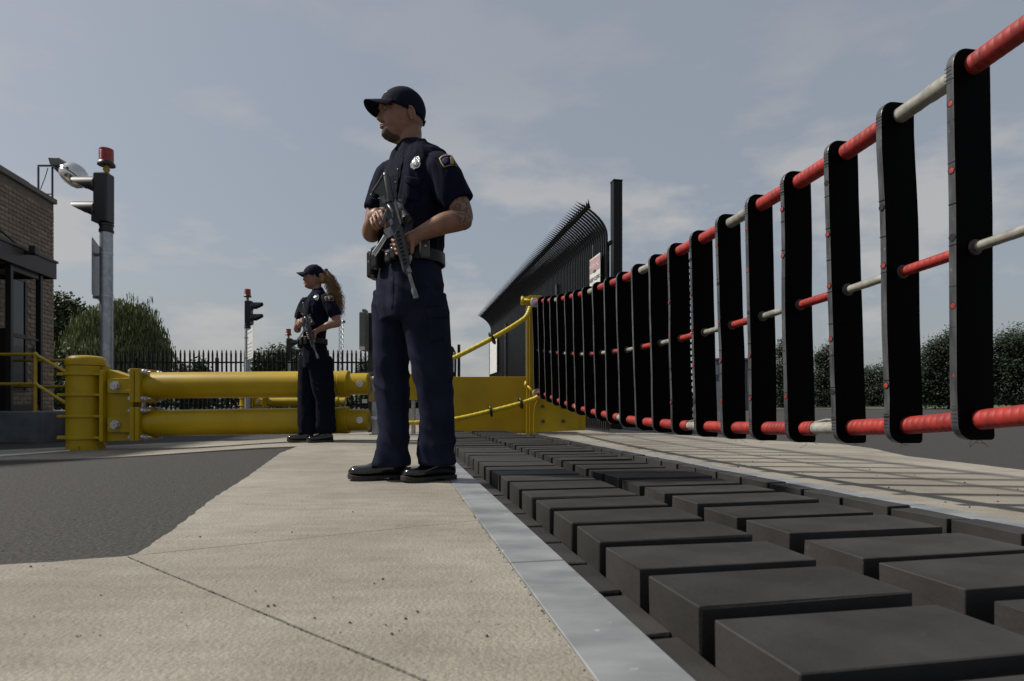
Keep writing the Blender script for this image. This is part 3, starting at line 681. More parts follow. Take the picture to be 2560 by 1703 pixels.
def fence_sign(label, y0, y1, z0, z1, x0=2.755, text=True):
    t = thing('warning_sign', label, 'warning sign', PD(x0, (y0 + y1) / 2, z0))
    b = MB(); b.box(PD(x0, (y0 + y1) / 2, (z0 + z1) / 2), (.004, (y1 - y0) * 1.0185, z1 - z0), (E, D, V((0, 0, 1)))); pn = b.build('panel', M['white'], t)
    if text:
        hz_ = z1 - (z1 - z0) * .37
        b = MB(); b.box(PD(x0 - .004, (y0 + y1) / 2, (hz_ + z1 - .02) / 2), (.003, (y1 - y0) * .95, z1 - .02 - hz_), (E, D, V((0, 0, 1)))); b.build('header', M['signred'], pn)
        def txt(s, size, z, name, m, yc=None):
            cu = bpy.data.curves.new(name, 'FONT'); cu.body = s; cu.size = size; cu.extrude = .001; cu.align_x = 'CENTER'; cu.align_y = 'CENTER'
            o = bpy.data.objects.new(name, cu); COL.objects.link(o); bpy.context.view_layer.update()
            me_ = bpy.data.meshes.new_from_object(o.evaluated_get(bpy.context.evaluated_depsgraph_get())); bpy.data.objects.remove(o)
            me_.materials.clear(); me_.materials.append(m); o = bpy.data.objects.new(name, me_); COL.objects.link(o)
            o.location = PD(x0 - .008, (y0 + y1) / 2 if yc is None else yc, z); o.rotation_euler = (R(90), 0, AL - R(90)); setpar(o, pn)
        txt('WARNING', .085, z1 - .13, 'lettering', M['white'])
        txt('KEEP CLEAR', .078, hz_ - .10, 'lettering', M['signink'])
        txt('AUTOMATIC GATE', .048, hz_ - .23, 'lettering', M['signink'])
        b = MB(); b.box(PD(x0 - .007, (y0 + y1) / 2, z1 - .20), (.002, .10, .035), (E, D, V((0, 0, 1)))); b.build('symbol', M['signink'], pn)
    return t
fence_sign('white warning sign with faded red header on the curved fence beside the gate post', 8.05, 8.48, 1.86, 2.42, 2.74)
fence_sign('narrow white sign seen edge-on at the far end of the curved fence', 16.3, 17.5, 1.3, 2.25, 2.74, False)
gp = thing('gate_posts', 'pair of black gate posts with a rounded plate far behind the rope', 'gate post', P(1138, 1000, 20))
b = MB(); b.bb(P(1143.5, 1035, 20), P(1151, 862, 20.1)); b.build('post', M['black'], gp, bevel=.01)
b = MB(); b.prism([P(1112, 1030, 20.2), P(1138, 1030, 20.2), P(1141, 900, 20.2), P(1139, 880, 20.2), P(1133, 868, 20.2), P(1126, 863, 20.2), P(1112, 861, 20.2)], (0, .08, 0)); b.build('rounded_plate', M['black'], gp)
b = MB(); b.bb(P(1133, 930, 20.12), P(1137, 880, 20.15)); b.build('reflector', M['white'], gp)
# ------------------------------------------------------------------ net tower, plate, ropes
XN = 1.72
tw = thing('net_tower', 'yellow steel tower plate holding the far end of the net', 'barrier tower', P(1360, 1086, 7.6))
YT = 7.66; q = lambda x, y, dy=0: P(x, y, YT) + V((0, dy, 0)); ye = M['yellow']
b = MB(); b.prism([q(1323, 1084), q(1344, 1084), q(1344, 744), q(1341, 740), q(1323, 740)], (0, .12, 0)); b.build('upright', ye, tw, bevel=.004)
b = MB(); b.prism([q(1316, 1084, .03), q(1321.5, 1084, .03), q(1321.5, 744, .03), q(1317, 744, .03)], (0, .09, 0)); b.build('side_flange', ye, tw, bevel=.002)
b = MB(); b.prism([q(1318, 748, -.02), q(1356, 750, -.02), q(1356, 742, -.02), q(1353, 739.5, -.02), q(1322, 739.5, -.02)], (0, .16, 0)); b.build('head_plate', ye, tw, bevel=.003)
pts = [(1333, 1084), (1334, 1030), (1336, 1015), (1341, 1003), (1348, 996), (1356, 993), (1372, 993), (1372, 1002), (1445, 1040), (1445, 1076), (1345, 1080)]
b = MB(); b.prism([q(x, y, -.06) for x, y in pts], (0, .05, 0)); bp = b.build('base_plate', ye, tw, bevel=.003)
b = MB(); b.bb(q(1356, 1076, -.005), q(1464, 1004, .18)); b.build('base_box', ye, tw, bevel=.004)
for x, y in ((1357, 1053), (1407, 1053), (1356, 1016), (1407, 1018)):
    b = MB(); b.cyl(q(x, y, -.063), q(x, y, -.085), .022, n=16); b.cyl(q(x, y, -.085), q(x, y, -.10), .012, n=6); b.build('bolt', M['brown'], bp, auto=30)
for y0 in (750, 961):
    b = MB(); dx = 0 if y0 < 900 else 8
    b.cyl(q(1307 + dx, y0, -.04), q(1331 + dx * .5, y0 + (5 if dx == 0 else 22), -.10), .014, n=12)
    b.ell(q(1307 + dx, y0, -.04), .024, .024, .03, n=12, m=8); b.ell(q(1331 + dx * .5, y0 + (5 if dx == 0 else 22), -.10), .024, .024, .035, n=12, m=8)
    b.cyl(q(1306 + dx, y0 - 8, -.04), q(1306 + dx, y0 + 8, -.04), .012, n=8); b.build('tension_arm', M['yellow2'], tw, smooth=True)
b = MB(); b.bb(q(1302, 762, .0), q(1322, 742, .03)); b.build('tab', ye, tw, bevel=.003)
for y in (858, 930): 
    b = MB(); b.ell(q(1342, y, -.02), .016, .016, .02, n=10, m=6); b.build('knob', M['bolt'], tw, smooth=True)
yb = thing('yellow_housing', 'low yellow steel housing beside the net tower behind the man', 'barrier housing', P(1190, 1086, 8.0))
b = MB(); b.bb(P(1062, 1086, 7.95), P(1316, 942, 7.95) + V((0, .55, 0))); b.build('housing_body', ye, yb, bevel=.004)
b = MB(); b.bb(P(1316.5, 1086, 7.97), P(1321.5, 985, 8.3)); b.build('end_plate', ye, yb)
b = MB(); b.bb(P(1322, 1084, 8.0), P(1334, 1020, 8.2)); b.build('inner_plate', M['brown'], yb)
st = thing('cable_anchor', 'small steel anchor stand with an amber plate between the man\'s legs', 'cable anchor', P(1035, 1085, 7.3))
b = MB(); b.bb(P(1015, 1000, 7.4), P(1052, 942, 7.45)); b.build('plate', ye, st, bevel=.003)
b = MB(); b.bb(P(1028, 1085, 7.42), P(1039, 1000, 7.5)); b.bb(P(1018, 1085, 7.42), P(1023, 1000, 7.5)); b.bb(P(1012, 1087, 7.35), P(1056, 1083, 7.6)); b.bb(P(1018, 1040, 7.43), P(1052, 1036, 7.47)); b.build('stand', M['galv'], st, bevel=.002)
def catm(p, n=8):
    out = []
    for i in range(len(p) - 1):
        a, b_, c, d = p[max(i - 1, 0)], p[i], p[i + 1], p[min(i + 2, len(p) - 1)]
        for k in range(n):
            t = k / n; out.append(.5 * ((2 * b_) + (c - a) * t + (2 * a - 5 * b_ + 4 * c - d) * t * t + (3 * b_ - a - 3 * c + d) * t ** 3))
    return out + [p[-1]]
def rope(label, pts, r, discs):
    t = thing('tension_rope', label, 'tension rope', pts[-1], 'yellow ribbed ropes running from the net tower')
    path = catm(pts, 12); L_ = 0; seg = []; pp = []; rad = []
    for i in range(len(path) - 1):
        n = max(2, int((path[i + 1] - path[i]).length / .009))
        for k in range(n): pp.append(path[i].lerp(path[i + 1], k / n))
    rad = [r * (1 if (j % 7) else .86) for j in range(len(pp))]
    b = MB(); b.tube(pp, rad, 12); b.build('rope', M['yellow2'], t, auto=50)
    for f in discs:
        i = min(range(len(pp) - 1), key=lambda i: abs((pp[i].x / pp[i].y * F + CX) - f)); a = (pp[min(i + 5, len(pp) - 1)] - pp[max(i - 5, 0)]).normalized()
        b = MB(); b.lathe(pp[i], [(r, -.012), (r * 2.6, -.010), (r * 2.8, 0), (r * 2.6, .010), (r, .012)], 24, a); b.build('disc', M['black'], t, auto=35)
    return t
rope('upper yellow rope with one black disc, rising to the top of the tower', [P(1326, 768, 7.55), P(1318, 788, 7.52), P(1302, 803, 7.5), P(1236, 843, 7.4), P(1130, 897, 7.3), P(1028, 938, 7.2), P(950, 962, 6.9)], .030, (1231,))
rope('lower yellow rope with two black discs in front of the housing', [P(1345, 992, 7.5), P(1330, 999, 7.5), P(1300, 1009, 7.45), P(1230, 1027, 7.4), P(1130, 1049, 7.3), P(1022, 1058, 7.2), P(950, 1056, 6.9)], .027, (1301, 1226))

# ------------------------------------------------------------------ the net
net = thing('barrier_net', 'long net barrier of black rubber straps strung on red and grey sleeved cables', 'net barrier', PD(XN, 4.5, .2))
ts = [.723, .827, .927, 1.036, 1.143, 1.247, 1.357, 1.47, 1.582, 1.695, 1.811]
ts = [.50, .612] + ts
while ts[-1] < 2.83: ts.append(ts[-1] + .1115)
def interp(tab, x):
    if x <= tab[0][0]: return tab[0][1] + (tab[1][1] - tab[0][1]) * (x - tab[0][0]) / (tab[1][0] - tab[0][0])
    for (a, b_), (c, d) in zip(tab[:-1], tab[1:]):
        if x <= c: return b_ + (d - b_) * (x - a) / (c - a)
    return tab[-1][1]
topT = [(.50, .70), (.612, .665), (.723, .6456), (.827, .631), (.927, .619), (1.036, .611), (1.143, .607), (1.247, .603), (1.357, .601), (1.47, .603), (1.582, .605), (1.695, .6085), (1.811, .614), (2.2, .655), (2.55, .715), (2.915, .80)]
botT = [(.50, -.02), (.612, -.04), (.723, -.060), (.827, -.075), (.927, -.084), (1.036, -.092), (1.247, -.100), (1.47, -.103), (1.7, -.098), (1.811, -.092), (2.2, -.055), (2.55, .0), (2.915, .075)]
midT = [(.50, .33), (.612, .30), (.78, .283), (.98, .268), (1.2, .256), (1.5, .252), (1.8, .258), (2.2, .29), (2.55, .345), (2.95, .42)]
LEAN = -.045
def npt(t, s, du=0.0):                                        # t: reciprocal spacing, s: height / XN ; leans to +E going down
    Y = t * 1e-3 * 1500 * XN; z = CH + s * XN
    return PD(XN, Y, z) + E * (du + .062 + LEAN * (s - .65) )
strapW, strapT = .138, .026
Zv = V((0, 0, 1)); sleeveR = .033
strap_cache = {}
for i, t in enumerate(ts):
    zt = interp(topT, t) + .0; zb = interp(botT, t)
    A = npt(t, zt); B_ = npt(t, zb)
    ax = (A - B_).normalized(); H = (A - B_).length
    # outline in the (E, ax) plane: rounded on the -E side, nearly square on the +E side
    h = H / 2; w = strapW / 2; r1 = .055; r2 = .012; out = []
    wob = lambda z: .005 * noise.noise(V((i * 3.7, z * 3.1, 0)))
    for (cx, cz, r, a0) in ((-w + r1, h - r1, r1, 180), (-w + r1, -h + r1, r1, 270), (w - r2, -h + r2, r2, 0), (w - r2, h - r2, r2, 90)): pass
    def arc(cx, cz, r, a0, a1, n): return [(cx + r * math.cos(R(a0 + (a1 - a0) * k / n)), cz + r * math.sin(R(a0 + (a1 - a0) * k / n))) for k in range(n + 1)]
    lefts = [(-w, h - r1 - (2 * h - 2 * r1) * k / 10) for k in range(1, 10)]
    rights = [(w, -h + r2 + (2 * h - 2 * r2) * k / 12) for k in range(1, 12)]
    out = arc(-w + r1, h - r1, r1, 90, 180, 8) + lefts + arc(-w + r1, -h + r1, r1, 180, 270, 8) + arc(w - r2, -h + r2, r2, 270, 360, 3) + rights + arc(w - r2, h - r2, r2, 0, 90, 3)
    C = (A + B_) / 2 - D * strapT / 2
    tw_ = lambda z: D * .006 * math.sin(z * 2.2 + i * 1.7)
    poly = [C + E * (x + wob(z) * (1 if abs(z) < h - .08 else 0)) + ax * z + tw_(z) for x, z in out]
    b = MB(); n = len(poly)
    b.v = [tuple(p) for p in poly] + [tuple(p + D * strapT) for p in poly]
    b.f = [tuple(range(n)), tuple(range(2 * n - 1, n - 1, -1))]; b.m = [0, 0]
    for j in range(n):
        b.f.append((j, j + n, (j + 1) % n + n, (j + 1) % n)); b.m.append(1 if j < 25 else 0)
    so_ = b.build('strap', [M['rubber'], M['edge']], net, bevel=.0025, seg=2)
    Y = C.y
    if Y < 4.0:
        for k, fz in enumerate((.36, .19, .02, -.155, -.33)):
            z = fz * 2 * h; p = C + E * (-w - .0005) + D * strapT / 2 + ax * z + tw_(z)
            b = MB(); b.lathe(p + E * .0035, [(.0115, 0), (.0115, .0042)], 14, -E); b.build('edge_hole', M['hole_shade'], so_)
            if (i + k) % 4: b2 = MB(); b2.lathe(p + E * .0035 - D * .0015, [(.0085, .003), (.0085, .0048), (.001, .005)], 12, -E); b2.build('red_dot', M['red'], so_)
        b = MB()                                               # moulded joint lines on the edge
        for k in range(9):
            z = (-.42 + .105 * k) * 2 * h; p = C + E * (-w - .0003) + D * strapT / 2 + ax * z + tw_(z); b.box(p, (.0018, strapT * .96, .0016), (E, D, ax))
        for s_ in (1, -1):
            for k in range(5): p = C + E * (-w - .0003) + D * strapT / 2 + ax * s_ * (h - r1 - .002 - k * .012); b.box(p, (.0018, strapT * .96, .0014), (E, D, ax))
        tag(b.build('edge_rib', M['hole_shade'], so_), kind='stuff')
    # small clamp heads where the middle cable passes
    pm_ = npt(t, interp(midT, t)); b = MB(); b.lathe(pm_ - D * (strapT / 2 + .004), [(.001, -.002), (.026, -.001), (.024, .004), (.015, .006)], 12, -D); b.build('grommet', M['brown'], so_)
def sleeve(a, c, r, m, near, wrapped):
    ln = (c - a).length; n = max(2, int(ln / (.0235 if near else .05))); pp = []; rad = []
    if wrapped and near:
        for k in range(n):
            f0, f1 = k / n, (k + 1) / n
            pp += [a.lerp(c, f0 + .0), a.lerp(c, f0 + (f1 - f0) * .1), a.lerp(c, f0 + (f1 - f0) * .88), a.lerp(c, f0 + (f1 - f0) * .985)]; rad += [r * .965, r * 1.0, r * 1.012, r * .965]
    else:
        n = max(6, int(ln / .012)) if near else 4
        for k in range(n + 1):
            p = a.lerp(c, k / n); pp.append(p); rad.append(r * (.9 + .10 * noise.noise(p * 23) + .04 * noise.noise(p * 70)) if near else r * .9)
    b = MB(); b.tube(pp, rad, 22 if near else 12, round_ends=False); return b.build('cable_sleeve', m, net, auto=45 if wrapped else None, smooth=not wrapped)
for kind, tab, offz, r in (('top', topT, -.030, .032), ('mid', midT, 0, .0185), ('bot', botT, .036, .031)):
    for i in range(len(ts) - 1):
        t0, t1 = ts[i], ts[i + 1]; k = i - 2                     # k: strap number before the segment (0 = nearest in view)
        if kind == 'top': grey = (k % 4 == 0)
        elif kind == 'mid': grey = (k % 2 == 1)
        else: grey = (k % 4 == 2)
        a = npt(t0, interp(tab, t0) + offz, .004); c = npt(t1, interp(tab, t1) + offz, .004)
        d = (c - a).normalized(); a2 = a + d * (strapT / 2 + .002); c2 = c - d * (strapT / 2 + .002)
        near = (a.y < 5)
        if kind == 'bot' and grey:
            mid = a2.lerp(c2, .72); sleeve(a2, mid, r * .93, M['greytape'], near, False); sleeve(mid, c2, r, M['red'], near, True)
            ta = MB(); ta.tube([a2.lerp(c2, .1) + V((0, 0, r)), a2.lerp(c2, .45) + V((0, 0, r + .006)), a2.lerp(c2, .7) + V((-.005, 0, r - .004))], .003, 6)
            ta.build('tape_tail', M['greytape'], net)
        else: sleeve(a2, c2, r * (.94 if grey else 1), M['greytape'] if grey else M['red'], near, not grey)
# dark bands of webbing clamps hanging from the top sleeve
wb_ = MB(); rg = random.Random(11)
for i, t in enumerate(ts[:9]):                                   # stray wires under the bottom ends
    B_ = npt(t, interp(botT, t), .02)
    for k in range(2 if i > 2 else 4):
        p = B_ + E * rg.uniform(-.03, .045); p.z += .004
        wb_.tube([p, p + V((rg.uniform(-.012, .012), 0, -rg.uniform(.006, .018))), p + V((rg.uniform(-.03, .03), 0, -rg.uniform(.008, .03)))], .0007, 4)
wb_.build('tie_wire', M['black'], net)
for i in range(13, len(ts) - 1):                                 # chain links beside the far straps
    pass
b = MB()
for t0 in ts[9:17]:
    for k in range(26):
        s = interp(botT, t0) + .06 + (interp(topT, t0) - interp(botT, t0) - .1) * k / 26; p = npt(t0, s, strapW / 2 + .006); b.ell(p, .006, .004, .011, n=5, m=3)
b.build('chain', M['rubber'], net)
b = MB(); p0 = npt(2.915, interp(topT, 2.9) - .03); p1 = npt(ts[-1], interp(topT, ts[-1]) - .03); b.tube([p1, P(1336, 756, 7.56)], .032, 12); b.build('cable_sleeve', M['red'], net, smooth=True)
b = MB(); p1 = npt(ts[-1], interp(botT, ts[-1]) + .036); b.tube([p1, P(1346, 985, 7.5)], .03, 12); b.build('cable_sleeve', M['red'], net, smooth=True)
b = MB(); p1 = npt(ts[-1], interp(midT, ts[-1])); b.tube([p1, P(1342, 880, 7.56)], .015, 12); b.build('cable_sleeve', M['red'], net, smooth=True)
for y in (757, 984):
    b = MB(); b.lathe(P(1338 if y < 900 else 1344, y, 7.53), [(.02, -.02), (.06, -.015), (.06, .015), (.02, .02)], 20, D); b.build('end_ring', M['bolt'], net, auto=35)
rm = MB(); rm.box(G(1522, 1070) + V((0, 0, .03)), (.10, .05, .06)); rm.box(G(1522, 1070) + V((0, 0, .005)), (.14, .09, .01))
tag(rm.build('road_stud', mat('red_plastic', (.4, .012, .03), .4), bevel=.01), 'small red marker lying on the concrete below the net', 'marker')

# ------------------------------------------------------------------ trees and far things
def tree(name, label, base, h, blobs, leaf, n, size, m, trunk_r=.2, droop=False, seed=0, group=None, clump=1):
    rg = random.Random(seed); t = thing(name, label, 'tree', base, group)
    b = MB(); b.tube([base + V((0, 0, -.2)), base + V((.05 * h, 0, h * .3)), base + V((-.02 * h, 0, h * .62))], [trunk_r, trunk_r * .75, trunk_r * .35], 10)
    for k, (c, r) in enumerate(blobs[:7]):
        c = base + V(c); s = base + V((.02 * h, 0, h * rg.uniform(.2, .5))); b.tube([s, s.lerp(c, .5) + V((0, 0, .04 * h)), c], [trunk_r * .35, trunk_r * .22, trunk_r * .06], 6)
    b.build('trunk', M['bark'], t, smooth=True)
    b = MB(); tot = sum(r[0] * r[2] + r[0] * r[1] for _, r in blobs)
    for (c, r) in blobs:
        c = base + V(c); k = int(n * (r[0] * r[2] + r[0] * r[1]) / tot / clump)
        for _ in range(k):
            d = V((rg.gauss(0, 1), rg.gauss(0, 1), rg.gauss(0, 1))).normalized()
            nn = noise.noise(d * 2.3 + V((seed, 0, 0)) + c * .1)
            rad = (rg.random() ** .38) * (1 + (.55 if droop else .48) * nn + .25 * noise.noise(d * 6 + V((0, seed, 0))))
            p0 = c + V((d.x * r[0], d.y * r[1], d.z * r[2])) * rad
            if p0.z < base.z + .03 * h: continue
            for _ in range(clump):
                p = p0 + V((rg.gauss(0, 1), rg.gauss(0, 1), rg.gauss(0, 1))) * size * 1.1
                a = V((rg.gauss(0, 1), rg.gauss(0, 1), rg.gauss(0, .6))).normalized(); u = a.orthogonal().normalized(); s = size * rg.uniform(.5, 1.2)
                if droop:
                    ln = s * 3.2 * rg.uniform(.6, 1.4); sw = V((rg.uniform(-.15, .15), rg.uniform(-.15, .15), -1)) * ln; sd2 = V((a.x, a.y, 0)).normalized() * s * .26
                    b.add([p - sd2, p + sd2, p + sw * .6 + sd2 * .8, p + sw, p + sw * .6 - sd2 * .8], [(0, 1, 2, 3, 4)])
                else:
                    b.add([p - u * s * .5, p + a * s * .45, p + u * s * .5 + a * s * .1, p - a * s * .45], [(0, 1, 2, 3)])
    o = b.build('crown', M[m], t); return t
def at(px, Y, z=0): return V(((px - CX) / F * Y, Y, z))
k = 45 / F
def blob(px, py, rx, ry, Y, base, d=.7): # pixel centre and radii -> local blob
    p = P(px, py, Y) - base; return ((p.x, 0, p.z), (rx * Y / F, rx * Y / F * d, ry * Y / F))
B0 = at(300, 45)
tree('willow_tree', 'big drooping willow with rounded crown behind the palisade fence at left', B0, 8.5,
     [blob(x, y, rx, ry, 45, B0) for x, y, rx, ry in ((300, 800, 62, 55), (250, 815, 58, 52), (345, 815, 55, 58), (380, 860, 42, 52), (405, 895, 30, 48), (280, 880, 100, 60), (345, 905, 75, 60), (215, 860, 50, 60), (300, 955, 120, 50), (190, 930, 50, 60))], 'w', 60000, .13, 'willow', .35, True, 3)
B0 = at(165, 52)
tree('broadleaf_tree', 'leafy tree with ragged top just right of the brick building', B0, 9.5,
     [blob(x, y, rx, ry, 52, B0) for x, y, rx, ry in ((150, 760, 26, 24), (185, 775, 24, 24), (130, 800, 40, 50), (170, 820, 42, 50), (205, 800, 20, 26), (110, 880, 60, 80), (170, 910, 55, 70))], 'b', 15000, .26, 'leaf', .3, False, 5)
sg = 'small far trees behind the palisade fence'
for j, (px, py, rx, Y, lab) in enumerate(((655, 902, 30, 85, 'small far tree, leftmost and lowest of the clump beside the second signal'), (690, 893, 30, 88, 'small far tree in the middle of the clump between two signals'), (723, 888, 30, 90, 'small far tree, tallest of the clump, beside the smallest signal'), (500, 925, 22, 85, 'low far bush left of the second signal'), (745, 912, 20, 86, 'small far tree just left of the woman officer'), (912, 925, 22, 90, 'low far bush below the grey cabinet'), (455, 935, 25, 84, 'low far bush right of the willow'))):
    B0 = at(px, Y)
    tree('far_tree', lab, B0, 6, [blob(px, py, rx * .75, 26, Y, B0), blob(px - rx * .5, py + 18, rx * .6, 24, Y, B0), blob(px + rx * .5, py + 16, rx * .6, 24, Y, B0), blob(px, py + 60, rx * 1.1, 55, Y, B0)], 'b', 3800, .34, 'leaf', .2, False, 20 + j, sg)
rgp = 'trees along the lawn beyond the net'
rt_ = [(1958, 108, [(1955, 880, 18, 24), (1962, 862, 10, 16), (1972, 925, 22, 30), (1950, 940, 30, 40), (1960, 990, 42, 40)], 'leafd', 'slender tree on the lawn seen between two straps, right of the shed', 9500, .36),
       (2062, 112, [(2062, 895, 20, 26), (2070, 872, 8, 14), (2045, 900, 14, 22), (2075, 930, 24, 34), (2050, 950, 34, 40), (2060, 990, 50, 38)], 'leafd', 'twin-topped tree on the lawn seen between straps, left of the hedge', 11000, .36),
       (2180, 118, [(2150, 945, 30, 26), (2190, 936, 34, 24), (2232, 918, 24, 30), (2180, 985, 70, 45), (2235, 975, 45, 45), (2120, 985, 40, 36)], 'leafd', 'low rounded tree mass on the lawn behind the third strap from right', 16000, .38),
       (2370, 100, [(2352, 878, 42, 38), (2388, 852, 34, 34), (2330, 915, 40, 48), (2420, 880, 50, 50), (2370, 960, 70, 62), (2440, 950, 60, 62), (2310, 970, 35, 48)], 'leafd', 'broad dark tree on the lawn behind the nearest strap', 34000, .36),
       (2530, 98, [(2520, 870, 45, 42), (2560, 860, 60, 44), (2500, 930, 50, 60), (2560, 950, 80, 66), (2620, 900, 60, 60)], 'leafd', 'dark tree on the lawn at the right edge of the view', 26000, .36),
       (1870, 135, [(1880, 985, 35, 25), (1900, 975, 25, 28), (1850, 1000, 40, 18)], 'leaf', 'low far bush beside the grey shed', 2600, .5)]
for j, (px, Y, bl, m, lab, n, s) in enumerate(rt_):
    B0 = at(px, Y, .05); tree('lawn_tree', lab, B0, 9, [blob(x, y, rx, ry, Y, B0, .8) for x, y, rx, ry in bl], 'b', n, s, m, .22, False, 40 + j, rgp)
# far belt of woods on the horizon
b = MB(); rg = random.Random(8)
for _ in range(26000):
    x = rg.uniform(-240, 260); top = 5.5 + 3.2 * noise.noise(V((x * .035, 2.2, 0))) + 1.3 * noise.noise(V((x * .2, 7, 0)))
    if -60 < x < 25: top *= .75
    z = rg.uniform(0, 1) ** .8 * top; p = V((x, 215 + rg.uniform(-7, 7), z)); s = rg.uniform(.3, .8)
    a = V((rg.gauss(0, 1), rg.gauss(0, 1), rg.gauss(0, .6))).normalized(); u = a.orthogonal()
    b.add([p - u * s, p + a * s, p + u * s, p - a * s], [(0, 1, 2, 3)])
tag(b.build('far_woods', M['leafd']), kind='stuff')
# ivy by the near end of the palisade
ig = thing('ivy_bush', 'green climbing bush at the foot of the palisade beside the porch', 'bush', at(150, 18.6))
b = MB(); rg = random.Random(4)
for _ in range(2600):
    x = rg.gauss(152, 14); y = 1020 - abs(rg.gauss(0, 52)); p = P(x, y, 18.9 + rg.uniform(-.3, .4)); s = rg.uniform(.04, .09)
    if p.z < 0: continue
    a = V((rg.gauss(0, 1), rg.gauss(0, 1), rg.gauss(0, 1))).normalized(); u = a.orthogonal(); b.add([p - u * s * .6, p + a * s * .6, p + u * s * .6, p - a * s * .6], [(0, 1, 2, 3)])
b.build('foliage', M['leaf'], ig)
b = MB(); b.tube([at(150, 18.7, 0), at(152, 18.8, 1.2)], [.02, .008], 6); b.build('stem', M['bark'], ig)
# lawn, kerb, shed, mast
b = MB(); lw_ = [(104, .12), (110, .36), (120, .62), (140, .75), (208, .9)]; lv = []; nx = 60
for Y_, z_ in lw_:
    for i in range(nx + 1):
        x_ = 1.3 + (300 * i / nx); lv.append(V((x_, Y_, z_ + (.10 * noise.noise(V((x_ * .15, Y_ * .2, 0))) if Y_ > 105 else 0))))
b.add(lv, [(j * (nx + 1) + i, j * (nx + 1) + i + 1, (j + 1) * (nx + 1) + i + 1, (j + 1) * (nx + 1) + i) for j in range(len(lw_) - 1) for i in range(nx)])
tag(b.build('lawn', M['grass'], smooth=True), kind='structure')
b = MB(); b.bb(at(1300, 103.4), at(3600, 103.4) + V((0, .5, .14))); tag(b.build('kerb', M['kerb'], bevel=.02), kind='structure')
sh = thing('shed', 'grey-blue utility shed glimpsed between straps of the net', 'shed', at(1832, 62))
b = MB(); b.bb(at(1790, 60, 0), V((at(1872, 60).x, 66, CH + 118 * 60 / F))); shw = b.build('wall', M['shed'], sh)
b = MB(); b.bb(V((at(1787, 60).x, 59.7, CH + 117 * 60 / F)), V((at(1875, 60).x, 66.3, CH + 122 * 60 / F))); b.build('roof', M['shed'], sh)
b = MB(); b.bb(at(1790, 59.9, .0), V((at(1803, 60).x, 59.99, 2.9))); b.bb(V((at(1788, 60).x, 59.9, 3.6)), V((at(1795, 60).x, 59.98, 4.5))); b.build('pale_panel', M['shedlt'], sh)
for px in (1862,):
    b = MB(); b.bb(V((at(px, 60).x, 59.93, 2.0)), V((at(px + 6, 60).x, 59.99, 3.9))); wo = b.build('window', M['glass'], sh)
    b = MB(); b.bb(V((at(px - 1.5, 60).x, 59.9, 1.9)), V((at(px, 60).x, 59.98, 4.0))); b.bb(V((at(px + 6, 60).x, 59.9, 1.9)), V((at(px + 7.5, 60).x, 59.98, 4.0))); b.build('frame', M['shedlt'], wo)
ms = thing('lattice_mast', 'pale lattice radio mast with a dish far behind the fence', 'radio mast', at(854, 120))
b = MB(); w = .42; Hm = CH + 221 * 120 / F; legs = [V((-w, -.3, 0)), V((w, -.3, 0)), V((0, .45, 0))]; o = at(854, 120)
for l_ in legs: b.cyl(o + l_, o + l_ + V((0, 0, Hm)), .05, n=5)
nb = 17
for i in range(nb):
    z0, z1 = Hm * i / nb, Hm * (i + 1) / nb
    for j in range(3):
        a, c = legs[j], legs[(j + 1) % 3]; b.cyl(o + a + V((0, 0, z0)), o + c + V((0, 0, z1)), .03, n=4); b.cyl(o + c + V((0, 0, z0)), o + a + V((0, 0, z1)), .03, n=4)
b.build('lattice', M['galv'], ms)
b = MB(); b.lathe(P(860, 805, 119.3), [(.01, 0), (.28, .03), (.30, .12), (.28, .3), (.01, .32)], 16, V((.3, -1, 0))); b.build('dish', M['cabinet'], ms)
# ------------------------------------------------------------------ people
def remesh(mb, voxel, smooth=6, disp=None, factor=.5):
    me = mb.mesh('tmp', M['shirt']); o = bpy.data.objects.new('tmp', me); COL.objects.link(o)
    r = o.modifiers.new('r', 'REMESH'); r.mode = 'VOXEL'; r.voxel_size = voxel; r.adaptivity = 0
    if smooth:
        s = o.modifiers.new('s', 'SMOOTH'); s.iterations = smooth; s.factor = factor
    dg = bpy.context.evaluated_depsgraph_get(); dg.update()
    me2 = bpy.data.meshes.new_from_object(o.evaluated_get(dg))
    bpy.data.objects.remove(o); bpy.data.meshes.remove(me)
    if disp:
        co = [v.co.copy() for v in me2.vertices]; no = [v.normal.copy() for v in me2.vertices]
        for v, c, n in zip(me2.vertices, co, no): v.co = c + n * disp(c, n)
    me2.materials.clear(); me2.polygons.foreach_set('use_smooth', [True] * len(me2.polygons)); me2.polygons.foreach_set('material_index', [0] * len(me2.polygons)); me2.update()
    return me2
def spow(c, e): return math.copysign(abs(c) ** e, c)
def gauss(x, s): return math.exp(-(x / s) ** 2)
def lin(tab, x):
    if x <= tab[0][0]: return tab[0][1]
    for (a, b_), (c, d) in zip(tab[:-1], tab[1:]):
        if x <= c: t = (x - a) / (c - a); t = t * t * (3 - 2 * t) * .5 + t * .5; return b_ + (d - b_) * t
    return tab[-1][1]
